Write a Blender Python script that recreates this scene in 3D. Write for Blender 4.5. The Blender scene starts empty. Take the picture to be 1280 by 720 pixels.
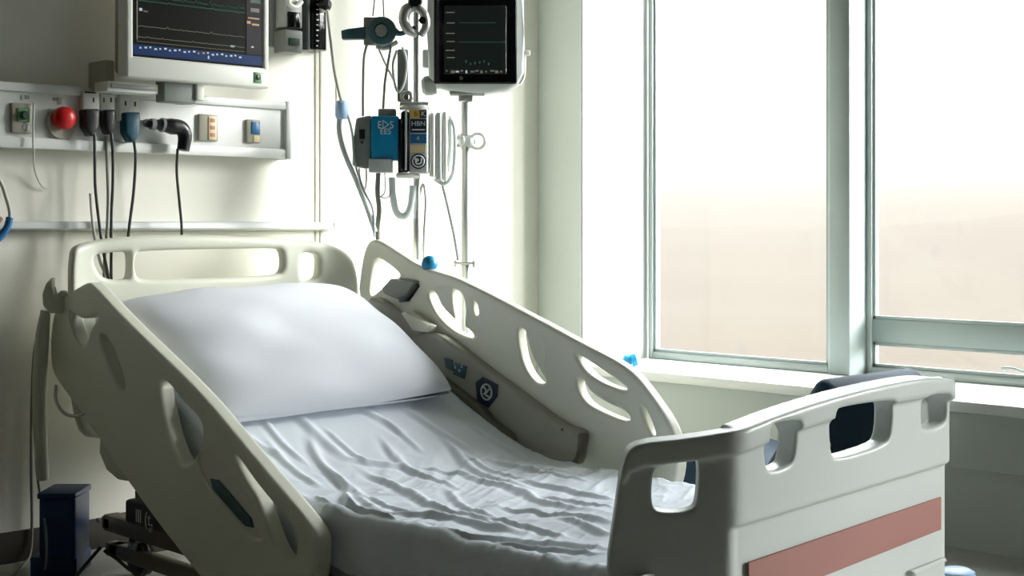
import bpy, bmesh, math, random
import numpy as np
from mathutils import Vector, Matrix

random.seed(7)
rng = np.random.default_rng(11)
SC = bpy.context.scene
COL = SC.collection

# ------------------------------------------------------------------ camera model
CAM = np.array([-1.893, -3.798, 0.97])
AZ = math.radians(46.2)
FPX = 1786.0
HOR = 285.0
FW = np.array([math.cos(AZ), math.sin(AZ), 0.0])
RT = np.array([math.sin(AZ), -math.cos(AZ), 0.0])
UP = np.array([0, 0, 1.0])

def ray(px, py):
    return FW + RT * ((px - 640) / FPX) + UP * ((HOR - py) / FPX)
def on_axis(px, py, ax, val):
    r = ray(px, py)
    return CAM + r * ((val - CAM[ax]) / r[ax])
def onX(px, py, v): return on_axis(px, py, 0, v)
def onY(px, py, v): return on_axis(px, py, 1, v)
def onZ(px, py, v): return on_axis(px, py, 2, v)
def onD(px, py, d): return CAM + ray(px, py) * d

# ------------------------------------------------------------------ materials
def lin(c):
    out = []
    for v in c[:3]:
        v = v / 255.0
        out.append(v / 12.92 if v <= 0.04045 else ((v + 0.055) / 1.055) ** 2.4)
    return (*out, 1.0)

MATS = {}
def mat(name, rgb, rough=0.5, metal=0.0, coat=0.0, emit=None, es=1.0, noise=0.0, nscale=8.0, bump=0.0, bscale=60.0, trans=0.0, alpha=1.0, spec=0.5):
    m = bpy.data.materials.new(name); m.use_nodes = True
    nt = m.node_tree; b = nt.nodes['Principled BSDF']
    b.inputs['Base Color'].default_value = lin(rgb)
    b.inputs['Roughness'].default_value = rough
    b.inputs['Metallic'].default_value = metal
    b.inputs['Coat Weight'].default_value = coat
    b.inputs['Specular IOR Level'].default_value = spec
    b.inputs['Transmission Weight'].default_value = trans
    b.inputs['Alpha'].default_value = alpha
    if emit:
        b.inputs['Emission Color'].default_value = lin(emit)
        b.inputs['Emission Strength'].default_value = es
    tc = nt.nodes.new('ShaderNodeTexCoord')
    if noise > 0:
        n = nt.nodes.new('ShaderNodeTexNoise'); n.inputs['Scale'].default_value = nscale
        n.inputs['Detail'].default_value = 5
        nt.links.new(tc.outputs['Object'], n.inputs['Vector'])
        mx = nt.nodes.new('ShaderNodeMix'); mx.data_type = 'RGBA'
        c = lin(rgb)
        mx.inputs['A'].default_value = tuple(v * (1 - noise) for v in c[:3]) + (1,)
        mx.inputs['B'].default_value = tuple(min(1, v * (1 + noise)) for v in c[:3]) + (1,)
        nt.links.new(n.outputs['Fac'], mx.inputs['Factor'])
        nt.links.new(mx.outputs['Result'], b.inputs['Base Color'])
    if bump > 0:
        n2 = nt.nodes.new('ShaderNodeTexNoise'); n2.inputs['Scale'].default_value = bscale
        n2.inputs['Detail'].default_value = 4
        nt.links.new(tc.outputs['Object'], n2.inputs['Vector'])
        bp = nt.nodes.new('ShaderNodeBump'); bp.inputs['Strength'].default_value = bump
        bp.inputs['Distance'].default_value = 0.004
        nt.links.new(n2.outputs['Fac'], bp.inputs['Height'])
        nt.links.new(bp.outputs['Normal'], b.inputs['Normal'])
    MATS[name] = m
    return m

M = {}
M['wall'] = mat('painted_wall', (232, 230, 219), 0.75, noise=0.02, nscale=1.2, bump=0.08, bscale=180)
M['wall_win'] = mat('window_wall_paint', (190, 197, 191), 0.7, noise=0.02, nscale=1.5, bump=0.05, bscale=160)
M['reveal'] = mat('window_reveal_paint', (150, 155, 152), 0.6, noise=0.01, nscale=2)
M['sill'] = mat('sill_white', (226, 228, 224), 0.35, noise=0.01, nscale=3)
M['groove'] = mat('wall_joint', (188, 185, 172), 0.7, noise=0.03, nscale=4)
M['wall_dark'] = mat('dark_taupe_wall', (62, 56, 47), 0.8, noise=0.04, nscale=3)
M['ceil'] = mat('ceiling_white', (190, 189, 182), 0.85, noise=0.02, nscale=2)
M['floor'] = mat('vinyl_floor', (176, 176, 168), 0.3, noise=0.05, nscale=5, bump=0.03, bscale=90)
M['alu'] = mat('window_frame_grey', (138, 148, 146), 0.45, 0.25, noise=0.03, nscale=3)
M['alu_light'] = mat('window_bead_light', (156, 164, 162), 0.35, 0.35, noise=0.03, nscale=3)
M['bedp'] = mat('bed_plastic', (212, 213, 198), 0.36, noise=0.02, nscale=3, bump=0.03, bscale=300, spec=0.45)
M['railp'] = mat('rail_plastic', (224, 224, 209), 0.3, noise=0.02, nscale=3, bump=0.03, bscale=300, spec=0.5)
M['footp'] = mat('footboard_plastic', (200, 205, 202), 0.34, noise=0.02, nscale=3, bump=0.03, bscale=300, spec=0.45)
M['panelg'] = mat('rail_control_grey', (160, 158, 147), 0.4, noise=0.04, nscale=9)
M['lipg'] = mat('rail_grip_dark', (104, 99, 86), 0.5, noise=0.06, nscale=9)
M['stripe'] = mat('muted_red_stripe', (158, 110, 102), 0.45, noise=0.04, nscale=12)
M['sheet'] = mat('bed_sheet_cotton', (230, 237, 245), 0.85, noise=0.015, nscale=20, bump=0.12, bscale=420, spec=0.2)
M['pillow'] = mat('pillow_cotton', (222, 225, 232), 0.85, noise=0.015, nscale=20, bump=0.12, bscale=420, spec=0.2)
M['mattress'] = mat('mattress_cover', (190, 196, 204), 0.6, noise=0.03, nscale=10)
M['frame'] = mat('bed_frame_steel', (120, 114, 96), 0.45, 0.3, noise=0.06, nscale=8)
M['darkbox'] = mat('bed_motor_dark', (58, 54, 46), 0.5, noise=0.08, nscale=12)
M['black'] = mat('black_plastic', (16, 17, 18), 0.35, noise=0.1, nscale=20)
M['gloss'] = mat('black_gloss', (8, 9, 10), 0.12, coat=0.0, noise=0.05, nscale=20, spec=0.2)
M['dgrey'] = mat('dark_grey_plastic', (64, 68, 68), 0.4, noise=0.05, nscale=20)
M['mgrey'] = mat('mid_grey_plastic', (134, 138, 134), 0.45, noise=0.04, nscale=14)
M['lgrey'] = mat('light_grey_plastic', (190, 194, 192), 0.4, noise=0.03, nscale=14)
M['taupe'] = mat('taupe_plate', (166, 162, 146), 0.45, noise=0.04, nscale=14)
M['white'] = mat('white_plastic', (226, 227, 218), 0.4, noise=0.02, nscale=10)
M['trunk'] = mat('trunking_enamel', (216, 218, 214), 0.4, noise=0.02, nscale=6)
M['steel'] = mat('polished_steel', (190, 191, 188), 0.34, 0.75, noise=0.05, nscale=16)
M['teal'] = mat('teal_plastic', (62, 92, 98), 0.4, noise=0.06, nscale=14)
M['tealplug'] = mat('teal_plug', (18, 72, 88), 0.4, noise=0.06, nscale=30)
M['cyan'] = mat('cyan_blue_plastic', (14, 140, 190), 0.35, noise=0.04, nscale=14)
M['navy'] = mat('navy_vinyl', (22, 46, 64), 0.65, noise=0.08, nscale=16, bump=0.1, bscale=200, spec=0.2)
M['navybox'] = mat('navy_box_plastic', (16, 52, 108), 0.4, noise=0.08, nscale=16)
M['red'] = mat('red_button', (196, 22, 26), 0.3, noise=0.04, nscale=20)
M['green'] = mat('green_socket', (104, 150, 104), 0.45, noise=0.05, nscale=20)
M['dgreen'] = mat('dark_green', (16, 60, 40), 0.4, noise=0.05, nscale=20)
M['pink'] = mat('faded_red_mark', (190, 128, 118), 0.5, noise=0.1, nscale=40)
M['bluelab'] = mat('blue_label', (34, 104, 158), 0.4, noise=0.06, nscale=40)
M['navylab'] = mat('navy_label', (20, 38, 62), 0.4, noise=0.06, nscale=40)
M['yellow'] = mat('yellow_label', (222, 190, 92), 0.45, noise=0.06, nscale=40)
M['beige'] = mat('beige_label', (226, 208, 166), 0.45, noise=0.05, nscale=40)
M['inkw'] = mat('white_ink', (235, 238, 238), 0.5, noise=0.01)
M['ink'] = mat('dark_ink', (40, 42, 44), 0.5, noise=0.05, nscale=40)
M['cable'] = mat('dark_cable', (52, 52, 48), 0.5, noise=0.05, nscale=30)
M['gcable'] = mat('grey_cable', (128, 130, 122), 0.45, noise=0.05, nscale=30)
M['lcable'] = mat('pale_cable', (206, 206, 196), 0.45, noise=0.03, nscale=30)
M['tube'] = mat('cloudy_tube', (196, 206, 206), 0.25, noise=0.04, nscale=30, alpha=0.85)
M['clear'] = mat('clear_plastic', (226, 236, 238), 0.15, noise=0.02, nscale=30, alpha=0.45)
M['bluecap'] = mat('blue_cap', (28, 134, 178), 0.35, noise=0.05, nscale=30)
M['palebl'] = mat('pale_blue_plastic', (168, 200, 232), 0.35, noise=0.04, nscale=20)
M['screen'] = mat('dark_screen', (22, 25, 24), 0.25, noise=0.2, nscale=6, emit=(30, 36, 34), es=0.35, spec=0.15)
M['screen_bed'] = mat('monitor_screen', (18, 20, 18), 0.3, noise=0.2, nscale=6, emit=(30, 30, 24), es=0.3, spec=0.15)
M['bar'] = mat('screen_toolbar', (24, 40, 74), 0.35, noise=0.15, nscale=30, emit=(44, 70, 120), es=0.3, spec=0.15)
M['side'] = mat('screen_sidebar', (36, 34, 36), 0.35, noise=0.1, nscale=30, emit=(60, 54, 58), es=0.3, spec=0.15)
M['trace'] = mat('trace_green', (20, 52, 40), 0.4, noise=0.02, emit=(44, 92, 74), es=0.4)
M['trace_w'] = mat('trace_grey', (60, 60, 52), 0.4, noise=0.02, emit=(128, 124, 108), es=0.5)
M['trace_b'] = mat('trace_pale', (120, 130, 140), 0.4, noise=0.02, emit=(190, 206, 216), es=0.7)
M['amber'] = mat('trace_tan', (150, 110, 70), 0.4, noise=0.02, emit=(190, 150, 110), es=0.45)

def glass_mat():
    m = bpy.data.materials.new('window_glass'); m.use_nodes = True
    nt = m.node_tree; nt.nodes.clear()
    o = nt.nodes.new('ShaderNodeOutputMaterial'); mx = nt.nodes.new('ShaderNodeMixShader')
    t = nt.nodes.new('ShaderNodeBsdfTransparent'); g = nt.nodes.new('ShaderNodeBsdfGlossy')
    t.inputs['Color'].default_value = (0.97, 0.98, 0.975, 1); g.inputs['Roughness'].default_value = 0.02
    lw = nt.nodes.new('ShaderNodeLayerWeight'); lw.inputs['Blend'].default_value = 0.5
    p5 = nt.nodes.new('ShaderNodeMath'); p5.operation = 'POWER'; p5.inputs[1].default_value = 5.0
    f = nt.nodes.new('ShaderNodeMath'); f.operation = 'MULTIPLY_ADD'; f.inputs[1].default_value = 0.9; f.inputs[2].default_value = 0.012
    nt.links.new(lw.outputs['Facing'], p5.inputs[0]); nt.links.new(p5.outputs[0], f.inputs[0])
    nt.links.new(f.outputs[0], mx.inputs[0]); nt.links.new(t.outputs[0], mx.inputs[1]); nt.links.new(g.outputs[0], mx.inputs[2])
    nt.links.new(mx.outputs[0], o.inputs['Surface'])
    return m
M['glass'] = glass_mat()

# ------------------------------------------------------------------ object helpers
WLOC = {}
def link(o, parent=None):
    COL.objects.link(o)
    if parent is not None:
        o.parent = parent
def mesh_obj(name, me, m, parent=None, smooth=True, ang=35):
    n = len(me.vertices)
    co = np.empty(n * 3); me.vertices.foreach_get('co', co); co = co.reshape(-1, 3)
    c = (co.min(0) + co.max(0)) / 2
    me.vertices.foreach_set('co', (co - c).ravel())
    me.materials.append(m)
    if smooth:
        me.shade_smooth()
        me.set_sharp_from_angle(angle=math.radians(ang))
    me.update()
    o = bpy.data.objects.new(name, me)
    link(o, parent)
    pl = np.array(WLOC[parent.name]) if parent is not None else np.zeros(3)
    o.location = Vector(c - pl)
    WLOC[o.name] = tuple(c)
    return o
def thing(name, loc, label, cat, group=None):
    o = bpy.data.objects.new(name, None); link(o)
    o.empty_display_size = 0.05
    o.location = Vector(loc); WLOC[o.name] = tuple(loc)
    return tag(o, label, cat, group)
def tag(o, label, cat, group=None):
    o['label'] = label; o['category'] = cat
    if group: o['group'] = group
    return o
def plabel(o, label): o['label'] = label; return o
def struct(o, label=None):
    o['kind'] = 'structure'
    if label: o['label'] = label
    return o

class MB:
    def __init__(s, mtx=None):
        s.bm = bmesh.new(); s.m = mtx
    def box(s, c, size, r=0.0, seg=2, rot=None):
        g = bmesh.ops.create_cube(s.bm, size=1.0)
        vs = g['verts']
        for v in vs: v.co = Vector((v.co.x * size[0], v.co.y * size[1], v.co.z * size[2]))
        if r > 0:
            es = list({e for v in vs for e in v.link_edges})
            rr = bmesh.ops.bevel(s.bm, geom=es, offset=r, segments=seg, profile=0.5, affect='EDGES')
            vs = list({v for f in rr['faces'] for v in f.verts} | {v for v in vs if v.is_valid})
        for v in vs:
            p = v.co
            if rot is not None: p = rot @ p
            v.co = p + Vector(c)
        return s
    def bounds(s, lo, hi, r=0.0, seg=2):
        lo = np.array(lo, float); hi = np.array(hi, float)
        return s.box((lo + hi) / 2, hi - lo, r, seg)
    def cyl(s, p0, p1, r0, r1=None, n=24):
        return s.tube([p0, p1], [r0, r1 if r1 is not None else r0], n, raw=True)
    def tube(s, pts, r, n=10, raw=False, sub=6, flat=1.0):
        pts = [np.array(p, float) for p in pts]
        if not raw and len(pts) > 2: pts = catmull(pts, sub)
        N = len(pts)
        if np.isscalar(r): rs = [r] * N
        elif len(r) == N: rs = list(r)
        else: rs = list(np.interp(np.linspace(0, 1, N), np.linspace(0, 1, len(r)), r))
        tang = [pts[min(i + 1, N - 1)] - pts[max(i - 1, 0)] for i in range(N)]
        tang = [t / (np.linalg.norm(t) + 1e-12) for t in tang]
        ref = np.array([0, 0, 1.0]) if abs(tang[0][2]) < 0.9 else np.array([1.0, 0, 0])
        nrm = np.cross(tang[0], ref); nrm /= np.linalg.norm(nrm)
        rings = []
        for i in range(N):
            t = tang[i]
            nrm = nrm - t * np.dot(nrm, t); nrm /= np.linalg.norm(nrm) + 1e-12
            b = np.cross(t, nrm)
            rings.append([s.bm.verts.new(pts[i] + rs[i] * (math.cos(a) * nrm + math.sin(a) * flat * b))
                          for a in [2 * math.pi * k / n for k in range(n)]])
        for i in range(N - 1):
            for k in range(n):
                s.bm.faces.new((rings[i][k], rings[i][(k + 1) % n], rings[i + 1][(k + 1) % n], rings[i + 1][k]))
        s.bm.faces.new(rings[0][::-1]); s.bm.faces.new(rings[-1])
        return s
    def lathe(s, c, axis, prof, n=28):
        # prof: list of (radius, distance along axis)
        ax = np.array(axis, float); ax /= np.linalg.norm(ax)
        ref = np.array([0, 0, 1.0]) if abs(ax[2]) < 0.9 else np.array([1.0, 0, 0])
        u = np.cross(ax, ref); u /= np.linalg.norm(u); w = np.cross(ax, u)
        c = np.array(c, float); rings = []
        for r, d in prof:
            rings.append([s.bm.verts.new(c + ax * d + max(r, 1e-4) * (math.cos(a) * u + math.sin(a) * w))
                          for a in [2 * math.pi * k / n for k in range(n)]])
        for i in range(len(rings) - 1):
            for k in range(n):
                s.bm.faces.new((rings[i][k], rings[i][(k + 1) % n], rings[i + 1][(k + 1) % n], rings[i + 1][k]))
        s.bm.faces.new(rings[0][::-1]); s.bm.faces.new(rings[-1])
        return s
    def torus(s, c, axis, R, r, n=36, k=10):
        ax = np.array(axis, float); ax /= np.linalg.norm(ax)
        ref = np.array([0, 0, 1.0]) if abs(ax[2]) < 0.9 else np.array([1.0, 0, 0])
        u = np.cross(ax, ref); u /= np.linalg.norm(u); w = np.cross(ax, u); c = np.array(c, float)
        rg = []
        for i in range(n):
            a = 2 * math.pi * i / n; d = math.cos(a) * u + math.sin(a) * w
            rg.append([s.bm.verts.new(c + d * (R + r * math.cos(b)) + ax * r * math.sin(b)) for b in [2 * math.pi * j / k for j in range(k)]])
        for i in range(n):
            for j in range(k):
                s.bm.faces.new((rg[i][j], rg[i][(j + 1) % k], rg[(i + 1) % n][(j + 1) % k], rg[(i + 1) % n][j]))
        return s
    def prism(s, pts, vec, r=0.0, seg=2):
        a = [s.bm.verts.new(np.array(p, float)) for p in pts]
        b = [s.bm.verts.new(np.array(p, float) + np.array(vec, float)) for p in pts]
        n = len(a); fs = [s.bm.faces.new(a), s.bm.faces.new(b[::-1])]
        for i in range(n): fs.append(s.bm.faces.new((a[i], b[i], b[(i + 1) % n], a[(i + 1) % n])))
        if r > 0:
            es = list({e for f in fs for e in f.edges})
            bmesh.ops.bevel(s.bm, geom=es, offset=r, segments=seg, profile=0.5, affect='EDGES')
        return s
    def sphere(s, c, r, sc=(1, 1, 1), n=20):
        g = bmesh.ops.create_uvsphere(s.bm, u_segments=n, v_segments=max(8, n // 2), radius=1.0)
        for v in g['verts']: v.co = Vector((v.co.x * r * sc[0] + c[0], v.co.y * r * sc[1] + c[1], v.co.z * r * sc[2] + c[2]))
        return s
    def build(s, name, m, parent=None, smooth=True, ang=35):
        bmesh.ops.recalc_face_normals(s.bm, faces=s.bm.faces[:])
        if s.m is not None: s.bm.transform(s.m)
        me = bpy.data.meshes.new(name); s.bm.to_mesh(me); s.bm.free()
        return mesh_obj(name, me, m, parent, smooth, ang)

def catmull(pts, sub=6):
    P = [2 * pts[0] - pts[1]] + list(pts) + [2 * pts[-1] - pts[-2]]
    out = []
    for i in range(1, len(P) - 2):
        p0, p1, p2, p3 = P[i - 1], P[i], P[i + 1], P[i + 2]
        for k in range(sub):
            t = k / sub
            out.append(0.5 * ((2 * p1) + (-p0 + p2) * t + (2 * p0 - 5 * p1 + 4 * p2 - p3) * t * t + (-p0 + 3 * p1 - 3 * p2 + p3) * t ** 3))
    out.append(P[-2]); return out

def text_mesh(name, body, size, mtx, m, parent, ext=0.0008, squash=1.0):
    cu = bpy.data.curves.new(name, 'FONT'); cu.body = body; cu.size = size; cu.extrude = ext
    cu.align_x = 'CENTER'; cu.align_y = 'CENTER'; cu.space_line = 0.72
    to = bpy.data.objects.new(name + '_src', cu); COL.objects.link(to)
    bpy.context.view_layer.update()
    dg = bpy.context.evaluated_depsgraph_get()
    me = bpy.data.meshes.new_from_object(to.evaluated_get(dg))
    bpy.data.objects.remove(to); bpy.data.curves.remove(cu)
    me.materials.clear()
    me.transform(mtx @ Matrix.Diagonal((squash, 1, 1, 1)))
    return mesh_obj(name, me, m, parent, smooth=False)

# ------------------------------------------------------------------ moulded panels (2-D outlines grown to rounded solids)
def chaikin(P, n=2):
    P = np.array(P, float)
    for _ in range(n):
        Q = np.roll(P, -1, 0)
        P = np.stack([0.75 * P + 0.25 * Q, 0.25 * P + 0.75 * Q], 1).reshape(-1, 2)
    return P
def poly_sdf(A, B, P):
    d = np.full(A.shape, 1e9); inside = np.zeros(A.shape, bool)
    n = len(P)
    for i in range(n):
        x0, y0 = P[i]; x1, y1 = P[(i + 1) % n]
        ex, ey = x1 - x0, y1 - y0
        wx, wy = A - x0, B - y0
        t = np.clip((wx * ex + wy * ey) / (ex * ex + ey * ey + 1e-15), 0, 1)
        d = np.minimum(d, (wx - ex * t) ** 2 + (wy - ey * t) ** 2)
        if y0 != y1:
            c = ((y0 > B) != (y1 > B)) & (A < x0 + (B - y0) * ex / ey)
            inside ^= c
    d = np.sqrt(d)
    return np.where(inside, -d, d)
def surface_nets(D, org, h):
    s = D < 0
    nx, ny, nz = D.shape
    cnt = np.zeros((nx - 1, ny - 1, nz - 1), int)
    for i in (0, 1):
        for j in (0, 1):
            for k in (0, 1):
                cnt += s[i:nx - 1 + i, j:ny - 1 + j, k:nz - 1 + k]
    act = (cnt > 0) & (cnt < 8)
    ijk = np.argwhere(act)
    idx = -np.ones(act.shape, int); idx[act] = np.arange(len(ijk))
    acc = np.zeros((len(ijk), 3)); num = np.zeros(len(ijk))
    I, J, K = ijk.T
    for ax in range(3):
        o = [a for a in range(3) if a != ax]
        for u in (0, 1):
            for v in (0, 1):
                off0 = [0, 0, 0]; off0[o[0]] = u; off0[o[1]] = v
                off1 = list(off0); off1[ax] = 1
                d0 = D[I + off0[0], J + off0[1], K + off0[2]]; d1 = D[I + off1[0], J + off1[1], K + off1[2]]
                cr = (d0 < 0) != (d1 < 0)
                t = np.where(cr, d0 / np.where(cr, d0 - d1, 1), 0)
                p = np.array(off0, float)[None, :] + np.zeros((len(ijk), 3)); p[:, ax] = t
                acc[cr] += p[cr]; num[cr] += 1
    V = np.array(org) + (ijk + acc / num[:, None]) * h
    faces = []
    for ax in range(3):
        b, c = [(1, 2), (2, 0), (0, 1)][ax]
        s0 = np.take(s, range(0, D.shape[ax] - 1), ax); s1 = np.take(s, range(1, D.shape[ax]), ax)
        E = np.argwhere(s0 != s1)
        E = E[(E[:, b] > 0) & (E[:, c] > 0) & (E[:, b] < D.shape[b] - 1) & (E[:, c] < D.shape[c] - 1)]
        sg = s0[E[:, 0], E[:, 1], E[:, 2]]
        def cell(db, dc):
            q = E.copy(); q[:, b] -= db; q[:, c] -= dc
            return idx[q[:, 0], q[:, 1], q[:, 2]]
        q = np.stack([cell(1, 1), cell(0, 1), cell(0, 0), cell(1, 0)], 1)
        q[~sg] = q[~sg][:, ::-1]
        faces.append(q)
    return V, np.concatenate(faces)
def moulded(name, m, parent, outline, holes=(), pockets=(), t=0.04, r=0.01, res=0.005, mapf=None, thick=None, shift=None, bosses=(), smooth_outline=2):
    """outline/holes in (a,b); thickness axis w in [-t/2,t/2], +w is the face that shows; mapf(a,b,w)->xyz arrays"""
    O = chaikin(outline, smooth_outline)
    lo = O.min(0) - 3 * res; hi = O.max(0) + 3 * res
    tmax = t if thick is None else thick[1]
    wmax = tmax / 2 + 0.02 + 3 * res
    na = int((hi[0] - lo[0]) / res) + 2; nb = int((hi[1] - lo[1]) / res) + 2; nw = int(2 * wmax / res) + 2
    a = lo[0] + res * np.arange(na); b = lo[1] + res * np.arange(nb); w = -wmax + res * np.arange(nw)
    A, B = np.meshgrid(a, b, indexing='ij')
    d2 = poly_sdf(A, B, O)
    for H in holes: d2 = np.maximum(d2, -poly_sdf(A, B, chaikin(H, 2)))
    h = np.full(A.shape, t / 2) if thick is None else thick[0](A, B) / 2
    w0 = np.zeros(A.shape) if shift is None else shift(A, B)
    W = w[None, None, :] - w0[:, :, None]
    q1 = d2[:, :, None] + r; q2 = np.abs(W) - h[:, :, None] + r
    D = np.sqrt(np.maximum(q1, 0) ** 2 + np.maximum(q2, 0) ** 2) + np.minimum(np.maximum(q1, q2), 0) - r
    for P, dep in pockets:
        ps = poly_sdf(A, B, chaikin(P, 2))[:, :, None]
        dp = np.maximum(ps + 0.08 * (h[:, :, None] - W), (h[:, :, None] - dep) - W)
        D = np.maximum(D, -dp)
    V, F = surface_nets(D, (lo[0], lo[1], -wmax), res)
    X = np.stack(mapf(V[:, 0], V[:, 1], V[:, 2]), 1)
    p = X[F]
    vol = np.einsum('ij,ij->i', p[:, 0], np.cross(p[:, 1], p[:, 2])).sum() + np.einsum('ij,ij->i', p[:, 0], np.cross(p[:, 2], p[:, 3])).sum()
    if vol < 0: F = F[:, ::-1]
    me = bpy.data.meshes.new(name)
    me.from_pydata(X.tolist(), [], F.tolist()); me.update()
    return mesh_obj(name, me, m, parent, True, 60)

def grid_obj(name, X, Y, Z, m, parent=None):
    n, k = X.shape
    V = np.stack([X, Y, Z], -1).reshape(-1, 3)
    i, j = np.meshgrid(np.arange(n - 1), np.arange(k - 1), indexing='ij')
    a = (i * k + j).ravel(); F = np.stack([a, a + k, a + k + 1, a + 1], 1)
    me = bpy.data.meshes.new(name); me.from_pydata(V.tolist(), [], F.tolist()); me.update()
    return me

# local frame facing the camera, at depth d (equipment on the drip stands is turned to face the bed's foot)
class Face:
    def __init__(s, d, px0=640, py0=285):
        s.d = d; s.k = d / FPX
        s.o = onD(px0, py0, d); s.px0 = px0; s.py0 = py0
        s.m = Matrix(((RT[0], FW[0], 0, s.o[0]), (RT[1], FW[1], 0, s.o[1]), (0, 0, 1, s.o[2]), (0, 0, 0, 1)))
    def p(s, px, py, f=0.0):          # f>0 is toward the viewer's side
        return np.array([(px - s.px0) * s.k, -f, (s.py0 - py) * s.k])
    def w(s, px, py, f=0.0):
        return s.o + RT * (px - s.px0) * s.k - FW * f + UP * (s.py0 - py) * s.k
    def mb(s): return MB(s.m)
    def box(s, mb, x0, y0, x1, y1, f0, f1, r=0.004, seg=2):
        a = s.p(x0, y1, f1); b = s.p(x1, y0, f0)
        mb.bounds(np.minimum(a, b), np.maximum(a, b), r, seg); return mb
    def text(s, name, body, px, py, f, hpx, m, parent, squash=1.0):
        c = s.w(px, py, f)
        mt = Matrix(((RT[0], 0, -FW[0], c[0]), (RT[1], 0, -FW[1], c[1]), (0, 1, 0, c[2]), (0, 0, 0, 1)))
        return text_mesh(name, body, hpx * s.k, mt, m, parent, 0.0006, squash)

# ================================================================== SETTING
WALL_Y = 0.20
WX = float(onX(672, 285, 0)[0]) if False else float(onY(672, 285, WALL_Y)[0])   # window wall plane
XL, YF, ZC = -2.5, -6.6, 2.9
FX = WX + 0.37                                    # window frame front plane
ZS = 0.45                                         # sill height
ZH2 = 1.72                                        # head of unseen added window, kept low so less glow reaches the back wall
ZH = 2.66                                         # window head
YJ = float(onX(726, 285, WX)[1])                  # jamb
Y_END = -4.45
SHADE_PIER = (-1.84, -3.2)                               # unseen wall stretch, added to hold daylight off the back wall's left part

mb = MB(); mb.bounds((XL - .2, YF - .2, -.12), (WX + .465, WALL_Y + .2, 0)); struct(mb.build('floor', M['floor'], smooth=False), 'pale vinyl floor')
mb = MB(); mb.bounds((XL - .2, YF - .2, ZC), (WX + .465, WALL_Y + .2, ZC + .12)); struct(mb.build('ceiling', M['ceil'], smooth=False))
mb = MB(); mb.bounds((XL - .2, WALL_Y, 0), (WX + .465, WALL_Y + .2, ZC)); struct(mb.build('wall_back', M['wall'], smooth=False), 'cream wall behind the bed')
mb = MB(); mb.bounds((XL - .2, YF, 0), (XL, WALL_Y, ZC)); struct(mb.build('wall_left', M['wall_dark'], smooth=False))
mb = MB(); mb.bounds((XL - .2, YF - .2, 0), (WX + .465, YF, ZC)); struct(mb.build('wall_front', M['wall_dark'], smooth=False))
mb = MB()
mb.bounds((WX, YJ, 0), (WX + .42, WALL_Y, ZC))
mb.bounds((WX, YF, 0), (WX + .465, YJ, ZS - .035))
mb.bounds((WX, YF, ZH), (WX + .465, YJ, ZC))
mb.bounds((WX, YF, ZS - .035), (WX + .465, Y_END, ZH))
mb.bounds((WX, SHADE_PIER[1], ZS - .035), (WX + .465, SHADE_PIER[0], ZH)); mb.bounds((WX, Y_END, ZH2), (WX + .465, SHADE_PIER[1], ZH))
struct(mb.build('wall_right', M['wall_win'], smooth=False), 'grey-green wall under and beside the window')
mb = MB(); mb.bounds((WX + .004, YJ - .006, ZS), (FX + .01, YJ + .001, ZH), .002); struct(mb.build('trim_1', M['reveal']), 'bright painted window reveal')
mb = MB(); mb.bounds((WX - .03, Y_END, ZS - .035), (FX + .14, YJ + .0, ZS), .006); struct(mb.build('trim_2', M['sill']), 'white window sill')
mb = MB(); mb.bounds((WX - .006, Y_END, .235), (WX + .002, YJ + .28, .243)); struct(mb.build('trim_3', M['wall_win'], smooth=False), 'joint line in the wall panel below the sill')
# vertical joint strip on the back wall
mb = MB()
for px in (395, 401):
    c = onY(px, 285, WALL_Y - .001)
    mb.bounds((c[0] - .0035, WALL_Y - .004, .05), (c[0] + .0035, WALL_Y + .001, ZC))
struct(mb.build('trim_4', M['groove'], smooth=False), 'pair of fine vertical wall joints')
mb = MB(); mb.bounds((XL, WALL_Y - .012, 0), (WX, WALL_Y + .001, .09), .003); struct(mb.build('baseboard_back', M['wall_dark']))

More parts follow.
